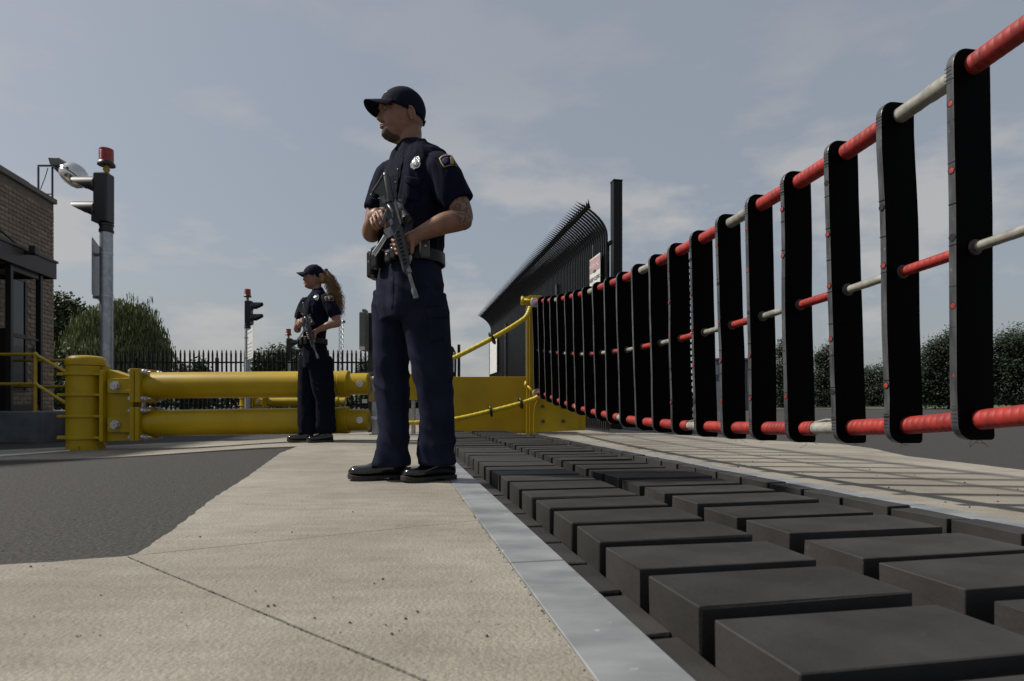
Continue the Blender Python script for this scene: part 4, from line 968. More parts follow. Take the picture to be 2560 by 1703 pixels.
def skin_mat(name, col, col2, arm=None):
    m = mat(name, col, .5, col2=col2, ns=30, bump=.25, bs=260, bdist=.0008, spec=.4)
    b = m.node_tree.nodes['Principled BSDF']; b.inputs['Subsurface Weight'].default_value = .12; b.inputs['Subsurface Radius'].default_value = (.012, .005, .003); b.inputs['Subsurface Scale'].default_value = .6
    if arm:
        t = m.node_tree; n = t.nodes; l = t.links; src = b.inputs['Base Color'].links[0].from_socket
        tc = n.new('ShaderNodeTexCoord'); ds = n.new('ShaderNodeVectorMath'); ds.operation = 'DISTANCE'; l.new(tc.outputs['Object'], ds.inputs[0]); ds.inputs[1].default_value = arm[0]
        mr = n.new('ShaderNodeMapRange'); l.new(ds.outputs['Value'], mr.inputs[0]); mr.inputs[1].default_value = arm[1]; mr.inputs[2].default_value = arm[1] * .8; mr.inputs[3].default_value = 0; mr.inputs[4].default_value = 1
        w = n.new('ShaderNodeTexWave'); w.wave_type = 'RINGS'; w.inputs['Scale'].default_value = 16; w.inputs['Distortion'].default_value = 9; w.inputs['Detail'].default_value = 3; w.inputs['Detail Scale'].default_value = 2.5
        l.new(tc.outputs['Object'], w.inputs['Vector'])
        r = n.new('ShaderNodeValToRGB'); r.color_ramp.elements[0].position = .38; r.color_ramp.elements[1].position = .55; l.new(w.outputs['Fac'], r.inputs[0])
        mu = n.new('ShaderNodeMath'); mu.operation = 'MULTIPLY'; l.new(mr.outputs[0], mu.inputs[0]); l.new(r.outputs[0], mu.inputs[1])
        m2 = n.new('ShaderNodeMath'); m2.operation = 'MULTIPLY'; l.new(mu.outputs[0], m2.inputs[0]); m2.inputs[1].default_value = .75
        x = n.new('ShaderNodeMixRGB'); l.new(m2.outputs[0], x.inputs[0]); l.new(src, x.inputs[1]); x.inputs[2].default_value = (.045, .04, .04, 1); l.new(x.outputs[0], b.inputs['Base Color'])
    return m

def person(label, Y0, warp, k, female, seed):
    def Q(px, py, dy=0.0):
        a, b_ = warp(px, py); return P(a, b_, Y0 + dy * k)
    base = Q(1005, 1200, 0); base.z = 0
    root = thing('person', label, 'person', base)
    vox = (.0032 if not female else .0042)
    yaw = R(46 if not female else 60)
    Ft = V((-math.sin(yaw), -math.cos(yaw), 0)); U = V((math.cos(yaw), -math.sin(yaw), 0)); Z = V((0, 0, 1))
    def ring(c, a, b_, U_=U, F_=Ft, e=.85, n=36, tilt=None):
        return [c + U_ * a * k * spow(math.cos(2 * math.pi * j / n), e) + F_ * b_ * k * spow(math.sin(2 * math.pi * j / n), e) for j in range(n)]
    # ---- skin: head, neck, arms, hands and an inner trunk as one continuous surface
    body = MB()
    th = R(19 if not female else 4)
    Fh = V((-math.cos(th), -math.sin(th), 0)); Wh = V((math.sin(th), -math.cos(th), 0))      # forward, own left side
    hx = 1005
    front = [(229, .022), (235, .042), (246, .066), (255, .083), (262, .094), (271, .1035), (277, .1045), (284, .0965), (292, .0915), (302, .0905), (312, .0925), (318, .0935), (324, .0915), (330, .0875), (336, .0885), (343, .0880), (349, .080), (355, .060), (358, .035)]
    back = [(229, .045), (235, .062), (246, .086), (262, .097), (285, .099), (305, .096), (320, .086), (330, .066), (340, .040), (350, .015), (358, -.005)]
    half = [(229, .032), (235, .048), (246, .067), (262, .0765), (280, .0760), (295, .0735), (308, .0690), (322, .0620), (335, .0540), (345, .0440), (353, .0300), (358, .014)]
    nose = [(279, 0), (284, .004), (290, .0115), (297, .019), (303, .0255), (306.5, .0265), (310, .017), (313, .004), (316, 0)]
    rings = []; n = 112; ys = [229 + 129 * i / 94 for i in range(95)]
    for y in ys:
        r = []; c = Q(hx, y, 0); f, bk, w = lin(front, y), lin(back, y), lin(half, y)
        nv = lin(nose, y) * (.78 if female else 1); nw = .0085 + .0065 * gauss(y - 306, 7)
        for j in range(n):
            a = 2 * math.pi * j / n; ca, sa = math.cos(a), math.sin(a)
            fx = (f if ca > 0 else bk) * spow(ca, .86); wx = w * spow(sa, .92)
            lt = abs(wx)
            if ca > 0:
                fx += nv * gauss(wx, nw)
                if abs(lt - .013) < .012: fx += .007 * gauss(lt - .0135, .006) * gauss(y - 308, 4.0)       # nostril wings
                fx -= .0125 * gauss(lt - .031, .015) * gauss(y - 284, 8.0)                              # sockets
                fx += .0055 * gauss(lt - .026, .022) * gauss(y - 274.5, 4.5)                             # brow
                fx += .0045 * gauss(lt - .048, .018) * gauss(y - 298, 9)                                # cheekbone
                fx += (.0045 * gauss(y - 320.5, 2.4) + .0050 * gauss(y - 326.0, 2.6) - .0035 * gauss(y - 323.2, 1.1)) * gauss(wx, .019)   # lips
                fx -= .0035 * gauss(wx, .005) * gauss(y - 316, 2.5)
                fx -= .004 * gauss(lt - .030, .010) * gauss(y - 318, 8)
                fx += .004 * gauss(y - 346, 8) * gauss(wx, .02)
            r.append(c + Fh * fx * k + Wh * wx * k)
        rings.append(r)
    body.loft(rings[::-1])
    for s in (1, -1):                                                         # ears
        ec = Q(1019, 301, 0) + Wh * s * .0755 * k; e1 = (Fh * .25 + Z).normalized(); e2 = (-Fh + Wh * s * .45).normalized()
        pts = [ec + e1 * (.028 * math.cos(a)) * k + e2 * (.013 * math.sin(a) + .006) * k + Wh * s * .004 * k for a in [R(x) for x in range(-20, 200, 20)]]
        body.tube(pts, [.0045 * k] * len(pts), 8, round_ends=True)
        body.ell(ec + e2 * .002 * k, .012 * k, .005 * k, .024 * k, ax=(e2, e2.cross(e1), e1), n=12, m=8)
        body.ell(ec - e1 * .024 * k, .008 * k, .005 * k, .009 * k, ax=(e2, e2.cross(e1), e1), n=10, m=6)
    nk = (.8 if female else 1)
    body.loft([[Q(x, y, .01) + Fh * a * k * nk * math.cos(2 * math.pi * j / 28) + Wh * b_ * k * nk * math.sin(2 * math.pi * j / 28) for j in range(28)] for x, y, a, b_ in
               ((1024, 300, .050, .052), (1021, 335, .062, .058), (1021, 352, .060, .058), (1024, 370, .055, .057), (1028, 390, .053, .060), (1033, 415, .060, .075))])
    body.loft([ring(Q(x, y, 0), a * (.76 if female else 1), b_ * (.76 if female else 1)) for x, y, a, b_ in ((1036, 398, .07, .06), (1040, 420, .15, .085), (1038, 450, .165, .10), (1032, 520, .150, .105), (1026, 600, .135, .10), (1024, 660, .13, .10), (1024, 760, .12, .09))])
    def limb(pts, n_=20): body.tube([Q(*p[:3]) for p in catq(pts)], [p[3] * k for p in catq(pts)], n_, round_ends=True)
    def catq(p, n_=6):
        p = [V(q_ + (0,)) if len(q_) == 3 else __import__('mathutils').Vector(q_) for q_ in p]; return [tuple(x) for x in catm(p, n_)]
    SHL = (1108, 428, -.15); SHR = (968, 432, .14)
    am = .84 if female else 1.0
    # his left arm (towards the camera): shoulder, elbow, wrist
    limb([(1108, 430, -.14, .055 * am), (1128, 475, -.16, .052 * am), (1146, 515, -.16, .053 * am), (1155, 540, -.16, .049 * am), (1157, 551, -.165, .0435 * am)])
    limb([(1157, 551, -.165, .0425 * am), (1138, 553, -.185, .0465 * am), (1110, 559, -.205, .0455 * am), (1075, 574, -.215, .037 * am), (1048, 586, -.215, .0295 * am), (1038, 592, -.212, .0285 * am)])
    limb([(1040, 591, -.212, .028 * am), (1030, 598, -.212, .033 * am), (1020, 607, -.205, .030 * am)])
    def fing(pts, r=.0088):
        pts2 = [Q(*p) for p in pts]; n_ = len(pts2); body.tube(catm(pts2, 4), [r * k * (1.06 - .22 * i / (4 * (n_ - 1))) * (1 + .07 * math.cos(i * math.pi / 2)) for i in range(4 * (n_ - 1) + 1)], 10, round_ends=True)
    fing([(1030, 600, -.228), (1031, 612, -.240), (1030, 624, -.246), (1029, 631, -.246)], .0105)     # thumb
    for i, (y, r) in enumerate(((594, .0088), (605, .0090), (616, .0088), (626, .0078))):
        x0 = 1014 + i * 1.2; fing([(x0, y + 4, -.205), (997 + i * 2.2, y - 1, -.203), (985 + i * 2.6, y + 1, -.222), (981 + i * 2.8, y + 6, -.250), (986 + i * 2.8, y + 9, -.268)], r)
    # his right arm
    limb([(970, 436, .13, .055 * am), (952, 480, .15, .050 * am), (938, 535, .15, .046 * am), (931, 580, .13, .041 * am)])
    limb([(931, 582, .13, .040 * am), (929, 582, .06, .045 * am), (929, 570, -.03, .040 * am), (931, 556, -.10, .030 * am), (934, 550, -.125, .029 * am)])
    limb([(934, 549, -.125, .028 * am), (937, 542, -.16, .032 * am), (943, 537, -.185, .030 * am)])
    fing([(946, 533, -.20), (953, 529, -.226), (958, 541, -.238), (962, 556, -.240), (964, 570, -.238)], .0088)
    fing([(940, 537, -.20), (943, 533, -.222), (949, 546, -.240), (953, 558, -.235), (958, 562, -.215)], .0092)
    fing([(934, 543, -.19), (935, 541, -.214), (940, 555, -.232), (945, 567, -.228), (951, 569, -.210)], .0090)
    fing([(930, 550, -.18), (928, 549, -.200), (932, 561, -.218), (938, 571, -.216), (944, 574, -.202)], .0080)
    fing([(944, 533, -.17), (952, 524, -.17), (960, 524, -.175), (967, 530, -.18)], .0100)
    tat = None if female else (tuple(Q(1150, 532, -.17)), .085)
    sk = skin_mat('skin_woman' if female else 'skin_man', (.26, .14, .094) if female else (.235, .120, .077), (.21, .108, .07) if female else (.185, .092, .058), tat)
    me = remesh(body, vox * .82, 3, None, .4); me.materials.append(sk); me.name = 'body'
    bo = link('body', me, root)
    # eyes and lips
    for s in (1, -1):
        c = Q(hx, 283.5, 0) + Fh * .0775 * k + Wh * s * .031 * k
        b = MB(); b.ell(c, .0125 * k, .0125 * k, .0115 * k, ax=(Fh, Wh, Z), n=16, m=12); e = b.build('eye', M['eyew'], bo, smooth=True)
        b = MB(); b.ell(c + Fh * .0085 * k, .0045 * k, .0055 * k, .0055 * k, ax=(Fh, Wh, Z), n=12, m=8); b.build('iris', M['iris'], e, smooth=True)
        b = MB(); b.tube([Q(hx, y, 0) + Fh * f * k + Wh * s * w * k for y, f, w in ((274.5, .104, .012), (272.8, .1045, .024), (273, .099, .038), (275.5, .088, .050))], [.002 * k, .0036 * k, .0033 * k, .0015 * k], 7, round_ends=True); b.build('eyebrow', M['beard' if not female else 'hair'], bo, smooth=True)
        b = MB(); b.tube([Q(hx, y, 0) + Fh * f * k + Wh * s * w * k for y, f, w in ((283, .088, .017), (280.2, .0915, .025), (280.0, .0905, .034), (282.5, .083, .044))], [.0012 * k, .0026 * k, .0026 * k, .0012 * k], 7, round_ends=True); b.build('eyelid', sk, bo, smooth=True)
    b = MB()
    for y, dz in ((320.6, 1), (326, 1)):
        b.tube([Q(hx, y + q_[1], 0) + Fh * q_[0] * k + Wh * q_[2] * k for q_ in ((.0865, 1.4 if y < 322 else -1.2, -.021), (.0955, .2, -.010), (.0990, 0, 0), (.0955, .2, .010), (.0865, 1.4 if y < 322 else -1.2, .021))], [.0008 * k, .0026 * k, .0032 * k, .0026 * k, .0008 * k], 8, round_ends=True)
    b.build('lips', M['lip'], bo, smooth=True)
    bvh = BVHTree.FromPolygons([v.co for v in me.vertices], [tuple(p.vertices) for p in me.polygons])
    if not female:                                                            # goatee and moustache following the skin
        b = MB(); gy = [313.5 + i * 1.15 for i in range(39)]; gw = [-.036 + i * .0018 for i in range(41)]; idx = {}; vs = []; rg = random.Random(2)
        for i, y in enumerate(gy):
            for j, w in enumerate(gw):
                o = Q(hx, y, 0) + Wh * w * k; src = o + Fh * .3; hit = bvh.ray_cast(src, -Fh, .6)
                if hit[0] is None: continue
                lim = .036 if y > 334 else (.030 if y > 315 else .024)
                core = (abs(w) < .019 and 317.5 < y < 329.5) or (abs(w) < .011 and 329 < y < 333)
                if abs(w) > lim or core: continue
                if y < 334 and y > 318 and abs(w) < .019: continue
                dth = (.0030 if y > 333 else .0014) * (1 - (abs(w) / .040) ** 3) + .0012 * noise.noise(V((w * 400, y * 1.2, 3)))
                idx[i, j] = len(vs); vs.append(hit[0] + hit[1] * dth * k)
        fs = [(idx[i, j], idx[i, j + 1], idx[i + 1, j + 1], idx[i + 1, j]) for i in range(len(gy) - 1) for j in range(len(gw) - 1) if all(q_ in idx for q_ in ((i, j), (i, j + 1), (i + 1, j), (i + 1, j + 1)))]
        b.add(vs, fs)
        for _ in range(900):
            w = rg.uniform(-.033, .033); y = rg.uniform(333, 357); src = Q(hx, y, 0) + Wh * w + Fh * .3; hit = bvh.ray_cast(src, -Fh, .6)
            if hit[0] is None: continue
            p = hit[0]; d = (hit[1] * .5 + V((0, 0, -1))).normalized() * rg.uniform(.004, .009); s = Wh * .0005
            b.add([p - s, p + s, p + d], [(0, 1, 2)])
        b.build('beard', M['beard'], bo, smooth=True)
    # ---- cap
    tl = R(-13); cn = (Z * math.cos(tl) + Fh * -math.sin(tl) * -1).normalized() if False else (Z * math.cos(R(13)) + Fh * math.sin(R(13)) * -1 * -1 * 0 - Fh * 0).normalized()
    cF = (Fh * math.cos(R(16)) + Z * math.sin(R(16))).normalized(); cN = cF.cross(Wh).normalized()
    if cN.z < 0: cN = -cN
    cc = Q(1005, 281, 0); b = MB(); rings = []
    Hc = .115; lf, lb, lw = .106, .108, .0865
    for i in range(23):
        h = i / 22 * .995; rr_ = (1 - h ** 2.35) ** .5; r = []
        for j in range(72):
            a = 2 * math.pi * j / 72; ca, sa = math.cos(a), math.sin(a)
            seam = 1 - .010 * gauss((math.degrees(a) + 30) % 60 - 30, 2.2) * (1 if h < .97 else 0)
            wob = 1 + .012 * noise.noise(V((ca * 2.2, sa * 2.2, h * 3 + seed)))
            fx = (lf if ca > 0 else lb) * ca * rr_; lip = -.010 * gauss(h, .05)
            fx -= (.010 if ca > 0 else 0) * ca * sm((h - .15) / .9)
            r.append(cc + (cF * fx + Wh * lw * sa * rr_) * k * seam * wob + cN * (h * Hc + lip * 0) * k)
        rings.append(r)
    low = [cc + ((p - cc) - cN * .012 * k) * 1 for p in rings[0]]
    b.loft([low] + rings); b.ell(cc + cN * (Hc + .001) * k, .008 * k, .008 * k, .004 * k, n=12, m=6)
    cp_ = b.build('cap', M['cap'], root, smooth=True)
    b = MB(); n1, n2 = 25, 13; vs = []; fs = []
    for i in range(n1):
        s = -1 + 2 * i / (n1 - 1)
        for j in range(n2):
            r_ = j / (n2 - 1); ang = s * R(62)
            bx = lf * math.cos(ang) * .985; bw = lw * math.sin(ang)
            ext = .068 * (1 - abs(s) ** 3.4 * .97)
            fx = bx + ext * r_; wx = bw * (1 + .10 * r_ * (1 - s * s * .3))
            z = .002 - .056 * (abs(s) ** 2.4) * (.10 + .90 * r_) * (1 - .55 * abs(s) ** 4) - ext * r_ * .36 - .004 * r_ * r_
            vs.append(cc + (cF * fx + Wh * wx + cN * z) * k)
    for i in range(n1 - 1):
        for j in range(n2 - 1): fs.append((i * n2 + j, (i + 1) * n2 + j, (i + 1) * n2 + j + 1, i * n2 + j + 1))
    b.add(vs, fs); br = b.build('brim', M['cap'], cp_, smooth=True); so_ = br.modifiers.new('s', 'SOLIDIFY'); so_.thickness = .004 * k; so_.offset = 0
    cb_ = BVHTree.FromPolygons([v.co for v in cp_.data.vertices], [tuple(p.vertices) for p in cp_.data.polygons])
    def onto(tree, x, y, lift, real=False):
        a, b__ = (x, y) if real else warp(x, y)
        d = P(a, b__, 1.0) - V((0, 0, CH)); hit = tree.ray_cast(V((0, 0, CH)), d.normalized(), 20)
        return (hit[0] + hit[1] * lift, hit[1]) if hit[0] is not None else (None, None)
    b = MB(); ang0 = 17
    def cpt(ad, h, lift=.0015):
        a_ = R(ad); rr_ = (1 - h ** 2.35) ** .5; fx = lf * math.cos(a_) * rr_ - .010 * math.cos(a_) * sm((h - .15) / .9)
        return cc + (cF * (fx + lift * math.cos(a_)) + Wh * (lw * math.sin(a_) * rr_ + lift * math.sin(a_)) + cN * h * Hc) * k
    for i, w_ in enumerate((1.5, 1.2, 1.6, 1.0, 1.4, 1.2, 1.5)):
        hh = .034 if i % 3 else .044
        b.add([cpt(ang0, .33), cpt(ang0 + w_, .33), cpt(ang0 + w_, .33 + hh), cpt(ang0, .33 + hh)], [(0, 1, 2, 3)])
        ang0 += w_ + .45
    if b.v: b.build('cap_lettering', M['white'], cp_)
    b = MB(); b.box(cc - cF * lb * 1.0 * k - cN * .006 * k, (.012 * k, .03 * k, .018 * k), (cF, Wh, cN)); b.build('cap_buckle', M['leather'], cp_, bevel=.002)
    # ---- shirt
    sh_ = MB()
    T = ((1031, 362, .066, .056), (1033, 370, .096, .066), (1035, 379, .124, .076), (1038, 390, .152, .088), (1040, 402, .172, .098), (1041, 416, .182, .108), (1041, 435, .188, .119), (1040, 460, .188, .130), (1037, 495, .182, .133), (1032, 540, .172, .130), (1028, 585, .165, .126), (1026, 625, .163, .124), (1025, 655, .160, .122))
    wf = (.86 if female else 1)
    def tw(y): return wf * (1 if not female or y < 560 else .95)
    sh_.loft([ring(Q(x, y, .0), a * tw(y), b_ * (wf * (1.08 if female and 420 < y < 520 else 1)), e=.84) for x, y, a, b_ in T])
    def sleeve_(pts): 
        pq = catq(pts); sh_.tube([Q(*p[:3]) for p in pq], [p[3] * k * (.9 if female else 1) for p in pq], 28)
    sleeve_([(1082, 420, -.09, .062), (1104, 426, -.135, .070), (1119, 452, -.150, .072), (1133, 484, -.160, .070), (1147, 509, -.163, .066)])
    sleeve_([(1000, 428, .09, .060), (977, 438, .125, .067), (960, 470, .14, .066), (948, 505, .145, .062), (939, 527, .145, .059)])
    def shirt_disp(c, n_):
        s = V((c.x * 1.0, c.y * 1.0, c.z)) / k; m_ = 0
        f = noise.noise(V((s.x * 9 + seed, s.y * 9, s.z * 4.5))); m_ += .0080 * (1 - abs(f) * 2.6)
        f = noise.noise(V((s.x * 20, s.y * 20 + seed, s.z * 8))); m_ += .0040 * (1 - abs(f) * 2.4)
        f = noise.noise(V(((s.x + s.z * .8) * 26, s.y * 16, (s.z - s.x) * 7 + seed))); m_ += .0016 * f
        return m_ * k - .003 * k
    sme = remesh(sh_, vox * 1.25, 8, shirt_disp); sme.materials.append(M['shirt']); sme.name = 'shirt'; shirt = link('shirt', sme, root)
    sb = BVHTree.FromPolygons([v.co for v in sme.vertices], [tuple(p.vertices) for p in sme.polygons])
    def decal(name, pts, m, lift, parent=shirt, tree=sb, thick=.0015, sub=3, smooth=True):
        # outline points in the person's drawing, subdivided and laid on the cloth
        cx_ = sum(p[0] for p in pts) / len(pts); cy_ = sum(p[1] for p in pts) / len(pts); out = []
        for a, b__ in zip(pts, pts[1:] + pts[:1]):
            for t_ in range(sub): out.append((a[0] + (b__[0] - a[0]) * t_ / sub, a[1] + (b__[1] - a[1]) * t_ / sub))
        vs = []; rr2 = (1.0, .66, .33)
        for f_ in rr2:
            for (x, y) in out:
                for sh in (1, .9, .8, .7, .6, .5):
                    p, _ = onto(tree, cx_ + (x - cx_) * f_ * sh, cy_ + (y - cy_) * f_ * (1 if sh > .6 else sh), lift * k)
                    if p is not None: break
                if p is None: print('decal fail', name); return None
                vs.append(p)
        p, _ = onto(tree, cx_, cy_, lift * k)
        if p is None: return None
        vs.append(p); n_ = len(out); fs = []
        for r_ in range(2):
            for j in range(n_): jj = (j + 1) % n_; fs.append((r_ * n_ + j, r_ * n_ + jj, (r_ + 1) * n_ + jj, (r_ + 1) * n_ + j))
        for j in range(n_): fs.append((2 * n_ + j, 2 * n_ + (j + 1) % n_, 3 * n_))
        b = MB(); b.add(vs, fs); o = b.build(name, m, parent, smooth=smooth); s_ = o.modifiers.new('s', 'SOLIDIFY'); s_.thickness = thick * k; s_.offset = 1
        return o
    # collar
    b = MB(); vs = []; nn_ = 41
    for i in range(nn_):
        a = R(-152) + R(304) * i / (nn_ - 1)                                # 0 = back of the neck
        ca, sa = math.cos(a), math.sin(a); bk_ = (ca + 1) / 2
        nc = Q(1027 + 1 * ca, 372, .01)
        d = -Fh.lerp(Ft, .45).normalized(); s_ = d.cross(Z)
        zt = lerp_ = (.000 + .052 * bk_ ** 1.3) * k
        ra, rb = .058 * nk, .062 * nk
        top = nc + (d * ca * ra + s_ * sa * rb) * k * 1.04 + Z * (zt - .018 * k)
        mid = nc + (d * ca * (ra + .006) + s_ * sa * (rb + .007)) * k * 1.05 + Z * (zt - .006 * k)
        wing = 1 + .75 * gauss(abs(math.degrees(a)) - 146, 26)
        lowp = nc + (d * ca * (ra + .020) + s_ * sa * (rb + .022)) * k * (1.06 + .05 * (wing - 1)) + Z * (zt - .042 * wing * k)
        vs += [top, mid, mid.lerp(lowp, .5) + (d * ca + s_ * sa) * .003 * k, lowp]
    fs = [(i * 4 + j, (i + 1) * 4 + j, (i + 1) * 4 + j + 1, i * 4 + j + 1) for i in range(nn_ - 1) for j in range(3)]
    b.add(vs, fs); co_ = b.build('collar', M['shirt'], shirt, smooth=True); s2_ = co_.modifiers.new('s', 'SOLIDIFY'); s2_.thickness = .0035 * k; s2_.offset = 0
    decal('placket', [(1003, 392), (1009, 393), (1001, 440), (995, 470), (989, 540), (984, 600), (978, 600), (983, 540), (988, 470), (994, 440)], M['shirt'], .0035, thick=.003, sub=4)
    for x, y in ((997, 425), (991, 457)):
        decal('button', [(x - 1.6, y), (x - 1.1, y - 1.4), (x, y - 1.8), (x + 1.2, y - 1.3), (x + 1.6, y), (x + 1.1, y + 1.4), (x, y + 1.8), (x - 1.2, y + 1.3)], M['leather'], .008, sub=1)
    decal('pocket', [(1014, 445), (1052, 452), (1052, 490), (1048, 505), (1016, 500), (1012, 480)], M['shirt'], .003, thick=.003)
    decal('pocket_flap', [(1012, 440), (1055, 448), (1054, 462), (1034, 470), (1013, 456)], M['shirt'], .0065, thick=.003)
    decal('shoulder_strap', [(1070, 385), (1080, 381), (1104, 392), (1110, 399), (1102, 401), (1076, 392)], M['shirt'], .0015, thick=.002)
    if not female:
        bx, by = 1040, 409; ou = []
        bp_ = [(1036.5, 396), (1040, 394), (1044, 393), (1048, 391.5), (1050, 396), (1051.5, 401), (1050.5, 405), (1052, 411), (1050, 417), (1046.5, 421), (1043, 422.5), (1038.5, 423), (1035, 426.5), (1033, 423), (1028.5, 422), (1028, 418), (1026.5, 413), (1029, 410), (1032, 404), (1034, 400)]
    else:
        bp_ = [(1024, 394), (1033, 389), (1041, 391), (1046, 400), (1045, 412), (1038, 421), (1029, 420), (1022, 411), (1020, 402)]
        bp_ = [(x + 4, y) for x, y in bp_]
    bd = decal('badge', bp_, M['silver'], .006, thick=.003, sub=1, smooth=False)
    if bd:
        bx = sum(p[0] for p in bp_) / len(bp_); by = sum(p[1] for p in bp_) / len(bp_) + 1.5
        decal('badge_ring', [(bx + 8 * math.cos(a), by + 9 * math.sin(a)) for a in [i * math.pi / 8 for i in range(16)]], M['bolt'], .0095, parent=bd, sub=1, thick=.001)
        decal('badge_seal', [(bx + 5.2 * math.cos(a), by + 6 * math.sin(a)) for a in [i * math.pi / 8 for i in range(16)]], M['silver'], .011, parent=bd, sub=1, thick=.002)
    # shoulder patch
    if not female: pt = [(x - 7, y + 3) for x, y in ((1105, 395.5), (1110, 390), (1118, 386.5), (1127, 385.5), (1134, 388), (1139, 393), (1144, 402), (1148, 416), (1143, 412.5), (1132, 413), (1122, 416), (1116, 417), (1110, 407))]
    else: pt = [(x - 9, y + 6) for x, y in ((1093, 400), (1099, 394), (1112, 391), (1128, 392), (1137, 396), (1141, 404), (1143, 419), (1120, 419), (1099, 419), (1096, 410))]
    pa = decal('shoulder_patch', pt, M['gold'], .005, thick=.0015)
    if pa:
        cx_ = sum(p[0] for p in pt) / len(pt); cy_ = sum(p[1] for p in pt) / len(pt)
        inn = [(cx_ + (x - cx_) * .87, cy_ + (y - cy_) * .82) for x, y in pt]
        decal('patch_field', inn, M['shirt'], .0075, parent=pa, thick=.0008)
        sx = cx_ - 7 if not female else cx_ - 11
        decal('patch_emblem', [(sx - 5, cy_ - 4), (sx + 1, cy_ - 7), (sx + 6, cy_ - 8), (sx + 7, cy_ + 1), (sx + 4, cy_ + 8), (sx - 1, cy_ + 8), (sx - 6, cy_ + 3)], M['pblue'], .0092, parent=pa, thick=.0008)
        if female: decal('patch_emblem', [(sx + 18, cy_ - 5), (sx + 27, cy_ - 6), (sx + 29, cy_ + 6), (sx + 20, cy_ + 8)], M['pblue'], .0092, parent=pa, thick=.0008)
        sx = cx_ + 8 if not female else cx_ + 0
        decal('patch_seal', [(sx - 5, cy_ - 6), (sx, cy_ - 9), (sx + 4, cy_ - 5), (sx + 5, cy_ + 3), (sx + 7, cy_ + 8), (sx - 3, cy_ + 9), (sx - 3, cy_ + 1)], M['gold'], .0092, parent=pa, thick=.0008)
        if not female:
            for i in range(7):                                            # rows of embroidered lettering, too small to read
                a = 1106 + i * 3.4; yy = 394.5 - 3.2 * math.sin((i + .6) / 7.6 * math.pi)
                decal('patch_letter', [(a, yy), (a + 2, yy - .3), (a + 2, yy + 2.4), (a, yy + 2.6)], M['gold'], .0092, parent=pa, sub=1, thick=.0008)
    # ---- trousers
    tr = MB()
    hipyaw = R(52 if not female else 68); F2 = V((-math.sin(hipyaw), -math.cos(hipyaw), 0)); U2 = V((math.cos(hipyaw), -math.sin(hipyaw), 0))
    hw = .93 if female else 1
    tr.loft([ring(Q(x, y, .0), a * hw, b_ * hw, U2, F2, .85) for x, y, a, b_ in ((1025, 640, .160, .122), (1025, 665, .165, .126), (1026, 700, .176, .134), (1027, 740, .181, .138), (1027, 775, .175, .135), (1024, 800, .14, .12))])
    def leg(tab, dy0, dy1, d0, d1):
        rings = []
        for i in range(41):
            y = tab[0][0] + (tab[-1][0] - tab[0][0]) * i / 40; xl = lin([(a, b_) for a, b_, c in tab], y); xr = lin([(a, c) for a, b_, c in tab], y)
            t_ = i / 40; dy = dy0 + (dy1 - dy0) * t_; c = Q((xl + xr) / 2, y, dy); w = (Q(xr, y, dy) - Q(xl, y, dy)).length / 2
            dp = (d0 + (d1 - d0) * t_) * k
            rings.append([c + V((1, 0, 0)) * w * spow(math.cos(2 * math.pi * j / 32), .9) + V((0, 1, 0)) * dp * spow(math.sin(2 * math.pi * j / 32), .9) for j in range(32)])
        tr.loft(rings)
    fx_ = 22 if female else 0
    leg([(735, 934, 1035), (780, 931, 1030), (830, 930, 1022), (880, 933, 1018), (923, 937, 1020), (980, 941, 1021), (1040, 944, 1021), (1095, 948, 1020), (1120, 947, 1020), (1140, 940, 1021), (1163, 931, 1023)] if not female else [(735, 934, 1035), (780, 931, 1030), (880, 929, 1030), (980, 927, 1030), (1040, 927, 1032), (1095, 927, 1034), (1163, 930, 1036)], .085, .045, .098, .068)
    leg([(735, 1000 - fx_, 1116), (780, 1003 - fx_, 1120), (830, 1012 - fx_, 1124), (880, 1024 - fx_, 1128), (923, 1031 - fx_, 1130), (980, 1045 - fx_, 1131), (1040, 1050 - fx_, 1134), (1095, 1049 - fx_, 1135), (1130, 1047 - fx_, 1135), (1159, 1048 - fx_, 1136)], -.075, .02, .10, .066)
    def tr_disp(c, n_):
        s = c / k; z = s.z; m_ = 0
        f = noise.noise(V((s.x * 11 + seed * 2, s.y * 11, z * 2.2))); m_ += .0065 * (1 - abs(f) * 2.4)
        f = noise.noise(V((s.x * 8, s.y * 8 + seed, z * 13 + s.x * 9))); a = .35 + 1.2 * gauss(z - .50, .12) + 1.5 * gauss(z - .15, .10) + 1.0 * gauss(z - .86, .08); m_ += .0050 * a * (1 - abs(f) * 2.4)
        f = noise.noise(V((s.x * 30, s.y * 30, z * 14 + seed))); m_ += .0015 * f
        return m_ * k - .003 * k
    tme = remesh(tr, vox * 1.4, 7, tr_disp); pm_ = M['pants_shaded' if female else 'pants']; tme.materials.append(pm_); tme.name = 'trousers'; pants = link('trousers', tme, root)
    tb = BVHTree.FromPolygons([v.co for v in tme.vertices], [tuple(p.vertices) for p in tme.polygons])
    decal('fly', [(977, 692), (984, 692), (984, 730), (983, 768), (979, 776), (977, 740)], pm_, .001, parent=pants, tree=tb, thick=.0025)
    decal('cargo_pocket', [(1068, 772), (1117, 770), (1122, 800), (1124, 850), (1074, 856), (1070, 810)], pm_, .003, parent=pants, tree=tb, thick=.004)
    decal('pocket_flap', [(1066, 768), (1117, 766), (1121, 782), (1120, 795), (1068, 797)], pm_, .007, parent=pants, tree=tb, thick=.003)
    # ---- belt and pouches
    bt = MB(); e_ = .85
    def bring(y, g_): return ring(Q(1025.5, y, 0), (.168 + g_) * hw, (.129 + g_) * hw, U2.lerp(U, .5).normalized(), F2.lerp(Ft, .5).normalized(), e_, 48)
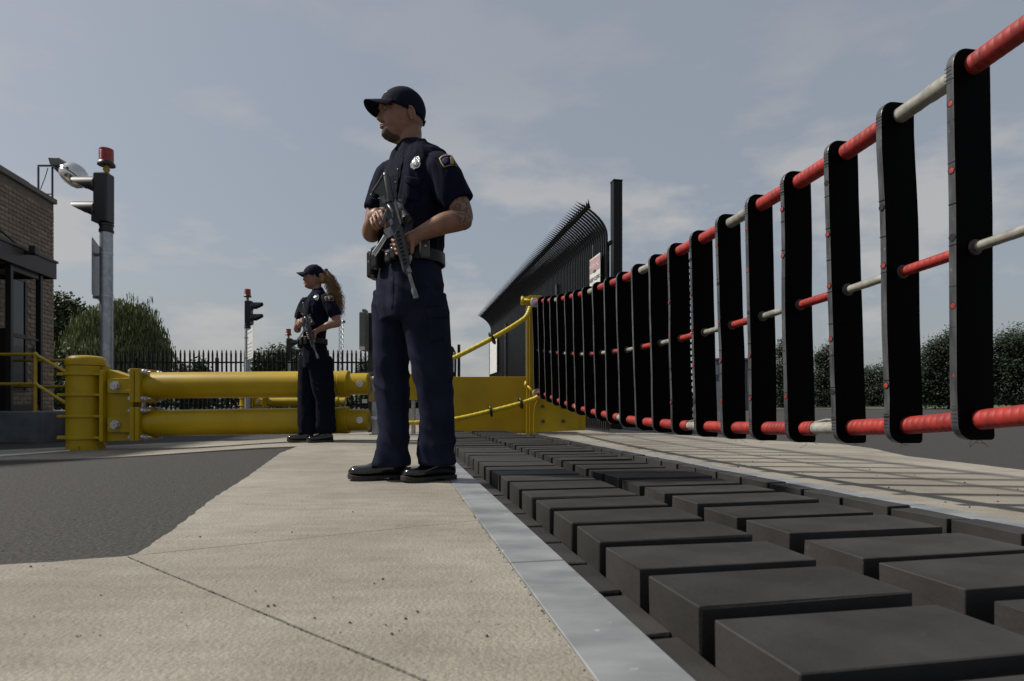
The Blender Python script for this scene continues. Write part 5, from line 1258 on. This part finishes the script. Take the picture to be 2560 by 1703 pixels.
    bt.loft([bring(640, .003), bring(640, .010), bring(668, .012), bring(668, .004)], cap=False, closed=False); belt = bt.build('belt', M['leather'], root, smooth=False, auto=40)
    def pouch(a_deg, y0, y1, w, d, name='pouch', m='leather', rnd_=.010, out=0.0):
        Um, Fm = U2.lerp(U, .5).normalized(), F2.lerp(Ft, .5).normalized(); a = R(a_deg)
        cdir = Um * spow(math.cos(a), e_) * .180 * hw + Fm * spow(math.sin(a), e_) * .141 * hw
        nrm = (Um * math.cos(a) * .141 + Fm * math.sin(a) * .18).normalized(); tn = Z.cross(nrm)
        c = Q(1025.5, (y0 + y1) / 2, 0) + cdir * k + nrm * (d / 2 + out) * k; h = (y1 - y0) * .00185
        b = MB(); b.box(c, (w * k, d * k, h * k), (tn, nrm, Z)); o = b.build(name, M[m], belt, bevel=rnd_ * k, seg=3)
        b = MB(); b.lathe(c + nrm * (d / 2) * k + Z * h * .12 * k, [(.006 * k, 0), (.005 * k, .003 * k), (.001, .004 * k)], 10, nrm); b.build('snap', M['silver'], o)
        return o
    pouch(97, 628, 682, .060, .034); pouch(123, 634, 690, .05, .03); pouch(150, 622, 690, .085, .042); pouch(172, 630, 688, .07, .045); pouch(75, 645, 676, .04, .02, 'buckle')
    pouch(62, 632, 672, .035, .03); pouch(42, 632, 676, .05, .025); pouch(12, 622, 668, .045, .022, 'radio', 'poly', out=-.006)
    # ---- shoes
    def shoe(toe, heel, nm='shoe'):
        T_ = toe; H_ = heel; ax_ = (T_ - H_); L_ = ax_.length; ax_ = ax_ / L_; sd_ = Z.cross(ax_)
        S = ((0, .018, .060), (.03, .030, .085), (.10, .036, .110), (.22, .038, .125), (.34, .0385, .122), (.46, .041, .104), (.58, .0455, .084), (.68, .049, .072), (.78, .0495, .070), (.87, .046, .070), (.93, .038, .066), (.975, .026, .057), (1.0, .012, .044))
        b = MB(); rings = []
        for f, w, h in S:
            zb = .020 + .010 * sm((f - .8) / .2); c = H_ + ax_ * L_ * (f * .985 + .008)
            zz = [zb + (h - zb) * (.5 + .5 * spow(math.sin(2 * math.pi * j / 24), .75)) for j in range(24)]
            rings.append([c + sd_ * w * k * spow(math.cos(2 * math.pi * j / 24), .7) * (1 - .38 * max(0, math.sin(2 * math.pi * j / 24)) ** 2 * (1 if f < .6 else .5)) + Z * zz[j] * k for j in range(24)])
        b.loft(rings); me_ = b.mesh('s', M['shoe'], True); s_ = link(nm, me_, root); sbs = s_.modifiers.new('s', 'SUBSURF'); sbs.levels = sbs.render_levels = 1
        b = MB(); rings = []
        for f, w, h in S:
            w += .0045; zt = .0235 + .009 * sm((f - .82) / .18); z0 = .0 + .010 * sm((f - .86) / .14) + (.010 * sm((f - .26) / .03) * (1 - sm((f - .44) / .12)))
            c = H_ + ax_ * L_ * (f * 1.0)
            rings.append([c + sd_ * w * k + Z * z0 * k, c + sd_ * (w + .001) * k + Z * zt * k, c - sd_ * (w + .001) * k + Z * zt * k, c - sd_ * w * k + Z * z0 * k])
        b.loft(rings); b.build('sole', M['sole'], s_, bevel=.003, seg=2)
        b = MB()
        for i, f in enumerate((.42, .47, .52, .57)):
            h = lin([(a, c) for a, _, c in S], f) + .002; c = H_ + ax_ * L_ * f + Z * h * k
            b.tube([c - sd_ * .017 * k - Z * .004 * k, c + Z * .001 * k, c + sd_ * .017 * k + ax_ * .006 * k - Z * .004 * k], .0022 * k, 6)
        b.tube([c + Z * 0, c + Z * .006 * k + sd_ * .012, c + Z * .001 + sd_ * .028], .0020 * k, 6); b.build('laces', M['leather'], s_, smooth=True)
        return s_
    def gp_(x, Yy): return V(((x - CX) / F * Yy, Yy, 0))
    if not female:
        shoe(gp_(1004, 2.735), gp_(1137, 2.885)); shoe(gp_(869, 2.815), gp_(1020, 2.90))
    else:
        shoe(gp_(767, 5.80), gp_(833, 5.95)); shoe(gp_(717, 5.93), gp_(785, 6.0))
    # ---- rifle, held, a thing of its own
    rf = thing('rifle', 'black rifle held across the chest by the ' + ('woman with the ponytail' if female else 'man standing in front'), 'rifle', Q(985, 560, -.24))
    def dyr(y): return -.215 - .06 * (y - 440) / 300
    def rp_(x, y, o=0.0): return Q(x, y, dyr(y) + o)
    def slab(pts, o0, o1, name, m, parent=rf, bevel=.002):
        f = [rp_(x, y, o0) for x, y in pts]; bk2 = [rp_(x, y, o1) for x, y in pts]; n_ = len(pts)
        b = MB(); b.add(f + bk2, [tuple(range(n_)), tuple(range(2 * n_ - 1, n_ - 1, -1))] + [(j, j + n_, (j + 1) % n_ + n_, (j + 1) % n_) for j in range(n_)])
        return b.build(name, M[m], parent, bevel=bevel * k, seg=2)
    b = MB(); b.tube([rp_(964, 437), rp_(966, 446), rp_(975.5, 500)], [.012 * k, .0165 * k, .0165 * k], 20, round_ends=True); stk = b.build('stock', M['poly'], rf, smooth=True)
    slab([(955, 442), (962, 447), (970, 503), (964, 508), (957, 495), (948, 488), (934, 480), (932, 474), (943, 458)], -.010, .010, 'stock_web', 'poly', stk)
    slab([(955, 436.5), (966, 437), (968, 442), (957, 443), (934, 477), (929.5, 477), (944, 456)], -.015, .015, 'butt_plate', 'gun', stk)
    slab([(953, 492), (960, 489), (964, 497), (966, 505), (958, 508), (955, 500), (944, 496)], -.012, .012, 'stock_lever', 'gunlt', stk)
    b = MB(); b.tube([rp_(934, 480), rp_(927, 487), rp_(925.5, 492), rp_(930, 495), rp_(940, 497)], .0022 * k, 8); b.build('sling_loop', M['gun'], stk, smooth=True)
    b = MB(); b.tube([rp_(975, 498), rp_(977, 508)], .020 * k, 16); b.build('castle_nut', M['gun'], rf, auto=40)
    rec = slab([(965, 512), (971, 504), (983, 503), (994, 543), (1001, 566), (996, 583), (987, 588), (980, 575), (972, 560), (966, 533)], -.014, .014, 'receiver', 'gun')
    slab([(982, 505), (988, 503), (1004, 556), (1002, 566), (996, 560)], -.011, .011, 'upper_rail', 'gunlt', rec, .001)
    b = MB(); b.tube([rp_(970, 512, -.016), rp_(981, 528, -.017), rp_(983, 545, -.017)], .006 * k, 8); b.build('bolt_assist', M['gunlt'], rec, smooth=True)
    slab([(973, 552), (980, 547), (984, 560), (977, 565)], -.018, -.012, 'ejection_cover', 'gunlt', rec, .001)
    slab([(959, 575), (984, 564), (989, 581), (986, 586), (969, 597), (966, 594)], -.0135, .0135, 'magazine_well', 'gunlt', rec)
    mg = slab([(960, 586), (967, 596), (953, 620), (938.5, 642), (930, 630), (945, 610)], -.011, .011, 'magazine', 'mag')
    for f_ in (.30, .62):
        slab([(960 + 7 * f_ - .6, 586 + 10 * f_ + 1), (960 + 7 * f_ + .7, 586 + 10 * f_ + 2), (930 + 8.5 * f_ + 1, 630 + 12 * f_ - 1), (930 + 8.5 * f_ - .4, 630 + 12 * f_ - 2)], -.0122, -.0108, 'magazine_rib', 'gun', mg, .0003)
    slab([(963, 528), (969, 536), (961, 558), (952, 566), (948, 560), (956, 545)], -.012, .012, 'pistol_grip', 'poly')
    b = MB(); b.tube([rp_(969, 545), rp_(963, 560), rp_(960, 572), rp_(964, 577)], .0025 * k, 8); b.build('trigger_guard', M['gun'], rf, smooth=True)
    hg = slab([(985, 587), (1000, 560), (1006, 566), (1022, 640), (1023.5, 662), (1011, 682), (1007, 678)], -.018, .018, 'handguard', 'gun')
    rb = MB(); rb2 = MB()
    for i in range(22):
        t_ = i / 21; x0, y0 = 984 + 24 * t_, 589 + 90 * t_; x1, y1 = 1001.5 + 22 * t_, 562 + 95 * t_; u_ = V((x1 - x0, y1 - y0, 0))
        rb.add(*[[rp_(x0 - .8, y0, -.021), rp_(x0 + 3.2, y0 - 1.8, -.021), rp_(x0 + 3.6, y0 + .6, -.021), rp_(x0 - .4, y0 + 2.2, -.021), rp_(x0 - .8, y0, .0), rp_(x0 + 3.2, y0 - 1.8, .0), rp_(x0 + 3.6, y0 + .6, 0), rp_(x0 - .4, y0 + 2.2, 0)], [(0, 1, 2, 3), (4, 7, 6, 5), (0, 4, 5, 1), (1, 5, 6, 2), (2, 6, 7, 3), (3, 7, 4, 0)]])
        rb.add(*[[rp_(x1 - .8, y1, -.010), rp_(x1 + 1.8, y1 - .8, -.010), rp_(x1 + 2.2, y1 + 1.4, -.010), rp_(x1 - .4, y1 + 2.2, -.010), rp_(x1 - .8, y1, .010), rp_(x1 + 1.8, y1 - .8, .010), rp_(x1 + 2.2, y1 + 1.4, .010), rp_(x1 - .4, y1 + 2.2, .010)], [(0, 1, 2, 3), (4, 7, 6, 5), (0, 4, 5, 1), (1, 5, 6, 2), (2, 6, 7, 3), (3, 7, 4, 0)]])
    tag(rb.build('rail_teeth', M['gunlt'], hg), kind='stuff')
    for i in range(9):
        t_ = (i + .6) / 9.4; x0, y0 = 994 + 22 * t_, 576 + 92 * t_; b = MB()
        b.lathe(rp_(x0, y0, -.0175), [(.0085 * k, -.001 * k), (.0085 * k, .0015 * k), (.001, .0015 * k)], 14, (V((0, 0, CH)) - rp_(x0, y0)).normalized()); b.build('vent_hole', M['hole_shade'], hg)
    b = MB(); b.tube([rp_(1015, 664), rp_(1022, 684)], .015 * k, 14); b.tube([rp_(1020, 676), rp_(1034, 723)], .0082 * k, 14); brl_ = b.build('barrel', M['gunlt'], rf, auto=40)
    b = MB(); b.tube([rp_(1033, 721), rp_(1034.5, 727), rp_(1040.5, 746)], [.0095 * k, .0118 * k, .0112 * k], 14); b.build('flash_hider', M['gunlt'], brl_, auto=40)
    slab([(1022, 640), (1028, 636), (1031, 646), (1025, 662), (1020, 656)], -.006, .006, 'front_sight', 'gunlt')
    b = MB(); b.tube([rp_(990, 508, -.0), rp_(1002, 516, -.0), rp_(1008, 538, 0)], [.010 * k, .012 * k, .012 * k], 12); b.tube([rp_(996, 500), rp_(1006, 503)], .006 * k, 8); b.tube([rp_(988, 500), rp_(986, 512)], .008 * k, 8)
    b.ell(rp_(1000, 520, -.008), .012 * k, .012 * k, .012 * k, n=10, m=8); b.build('sight_mount', M['gunlt'], rf, smooth=True)
    ax_ = (rp_(1018, 553, -.03) - rp_(1010, 532, .02)).normalized()
    b = MB(); b.lathe(rp_(1010, 530, .0), [(.012 * k, 0), (.015 * k, .002), (.0155 * k, .035 * k), (.021 * k, .05 * k), (.0215 * k, .075 * k), (.018 * k, .076 * k), (.017 * k, .068 * k), (.001, .066 * k)], 24, ax_); b.build('scope', M['gun'], rf, auto=40)
    # ---- woman's hair
    if female:
        b = MB(); hb = MB(); hb.ell(Q(1030, 283, 0), .062, .064, .060, n=20, m=14); hb.ell(Q(1052, 300, 0), .04, .045, .05, n=16, m=10)
        hb.build('hair_cap', M['hair'], bo, smooth=True)
        rg = random.Random(9); path = [(812, 675, .0), (822, 690, .022), (832, 717, .038), (840, 746, .042), (845, 772, .034), (848, 797, .012)]
        for s_ in range(620):
            a = rg.uniform(0, 2 * math.pi); rr3 = rg.random() ** .6 if s_ % 5 else rg.uniform(.9, 1.45); ph = rg.uniform(0, 6.28); fr = rg.uniform(2.2, 4.5); ln_ = rg.uniform(.55, 1.0); am_ = rg.choice([.003, .005, .007, .013]) if s_ % 5 else rg.uniform(.008, .016); pts = []
            for i in range(23):
                t_ = i / 22 * ln_ * (len(path) - 1); j = min(int(t_), len(path) - 2); u_ = t_ - j
                x = path[j][0] + (path[j + 1][0] - path[j][0]) * u_; y = path[j][1] + (path[j + 1][1] - path[j][1]) * u_; sp = path[j][2] + (path[j + 1][2] - path[j][2]) * u_ + .010
                p = P(x, y, Y0 + .02) + V((math.cos(a), math.sin(a), 0)) * sp * rr3 + V((math.cos(t_ * fr * 2 + ph), math.sin(t_ * fr * 2 + ph), .3 * math.sin(t_ * 5 + ph))) * am_ * (1 + .4 * t_)
                pts.append(p)
            b.tube(pts, [.0018 * (1 - .55 * i / 22) for i in range(23)], 3, cap=False)
        tag(b.build('ponytail', M['hair'], bo), kind='stuff')
        b = MB(); b.lathe(P(814, 677, Y0 + .02), [(.018, -.012), (.026, -.006), (.026, .006), (.018, .012)], 14, V((.6, 0, -.8))); b.build('hair_tie', M['cap'], bo, smooth=True)
        eb = MB(); p_ = Q(1019, 304, 0) + Wh * .078 * k; eb.ell(p_, .004, .004, .006, n=8, m=6); eb.build('earring', M['silver'], bo, smooth=True)
    return root
person('bearded man in navy uniform and cap standing in front, rifle in his hands', 2.78, lambda x, y: (x, y), 1.0, False, 3)
def wwarp(x, y):
    wy = 660 + (y - 217) * .4475
    xb = 717 + (x - 869) * .44
    xh = 784 + (x - 1005) * .47
    t = sm((y - 350) / 60)
    xx = xh * (1 - t) + xb * t
    if y > 690: xx += 3.5 * sm((y - 690) / 60)
    return xx, wy
person('woman in navy uniform and cap with long curly ponytail, farther back', 5.9, wwarp, .95, True, 11)
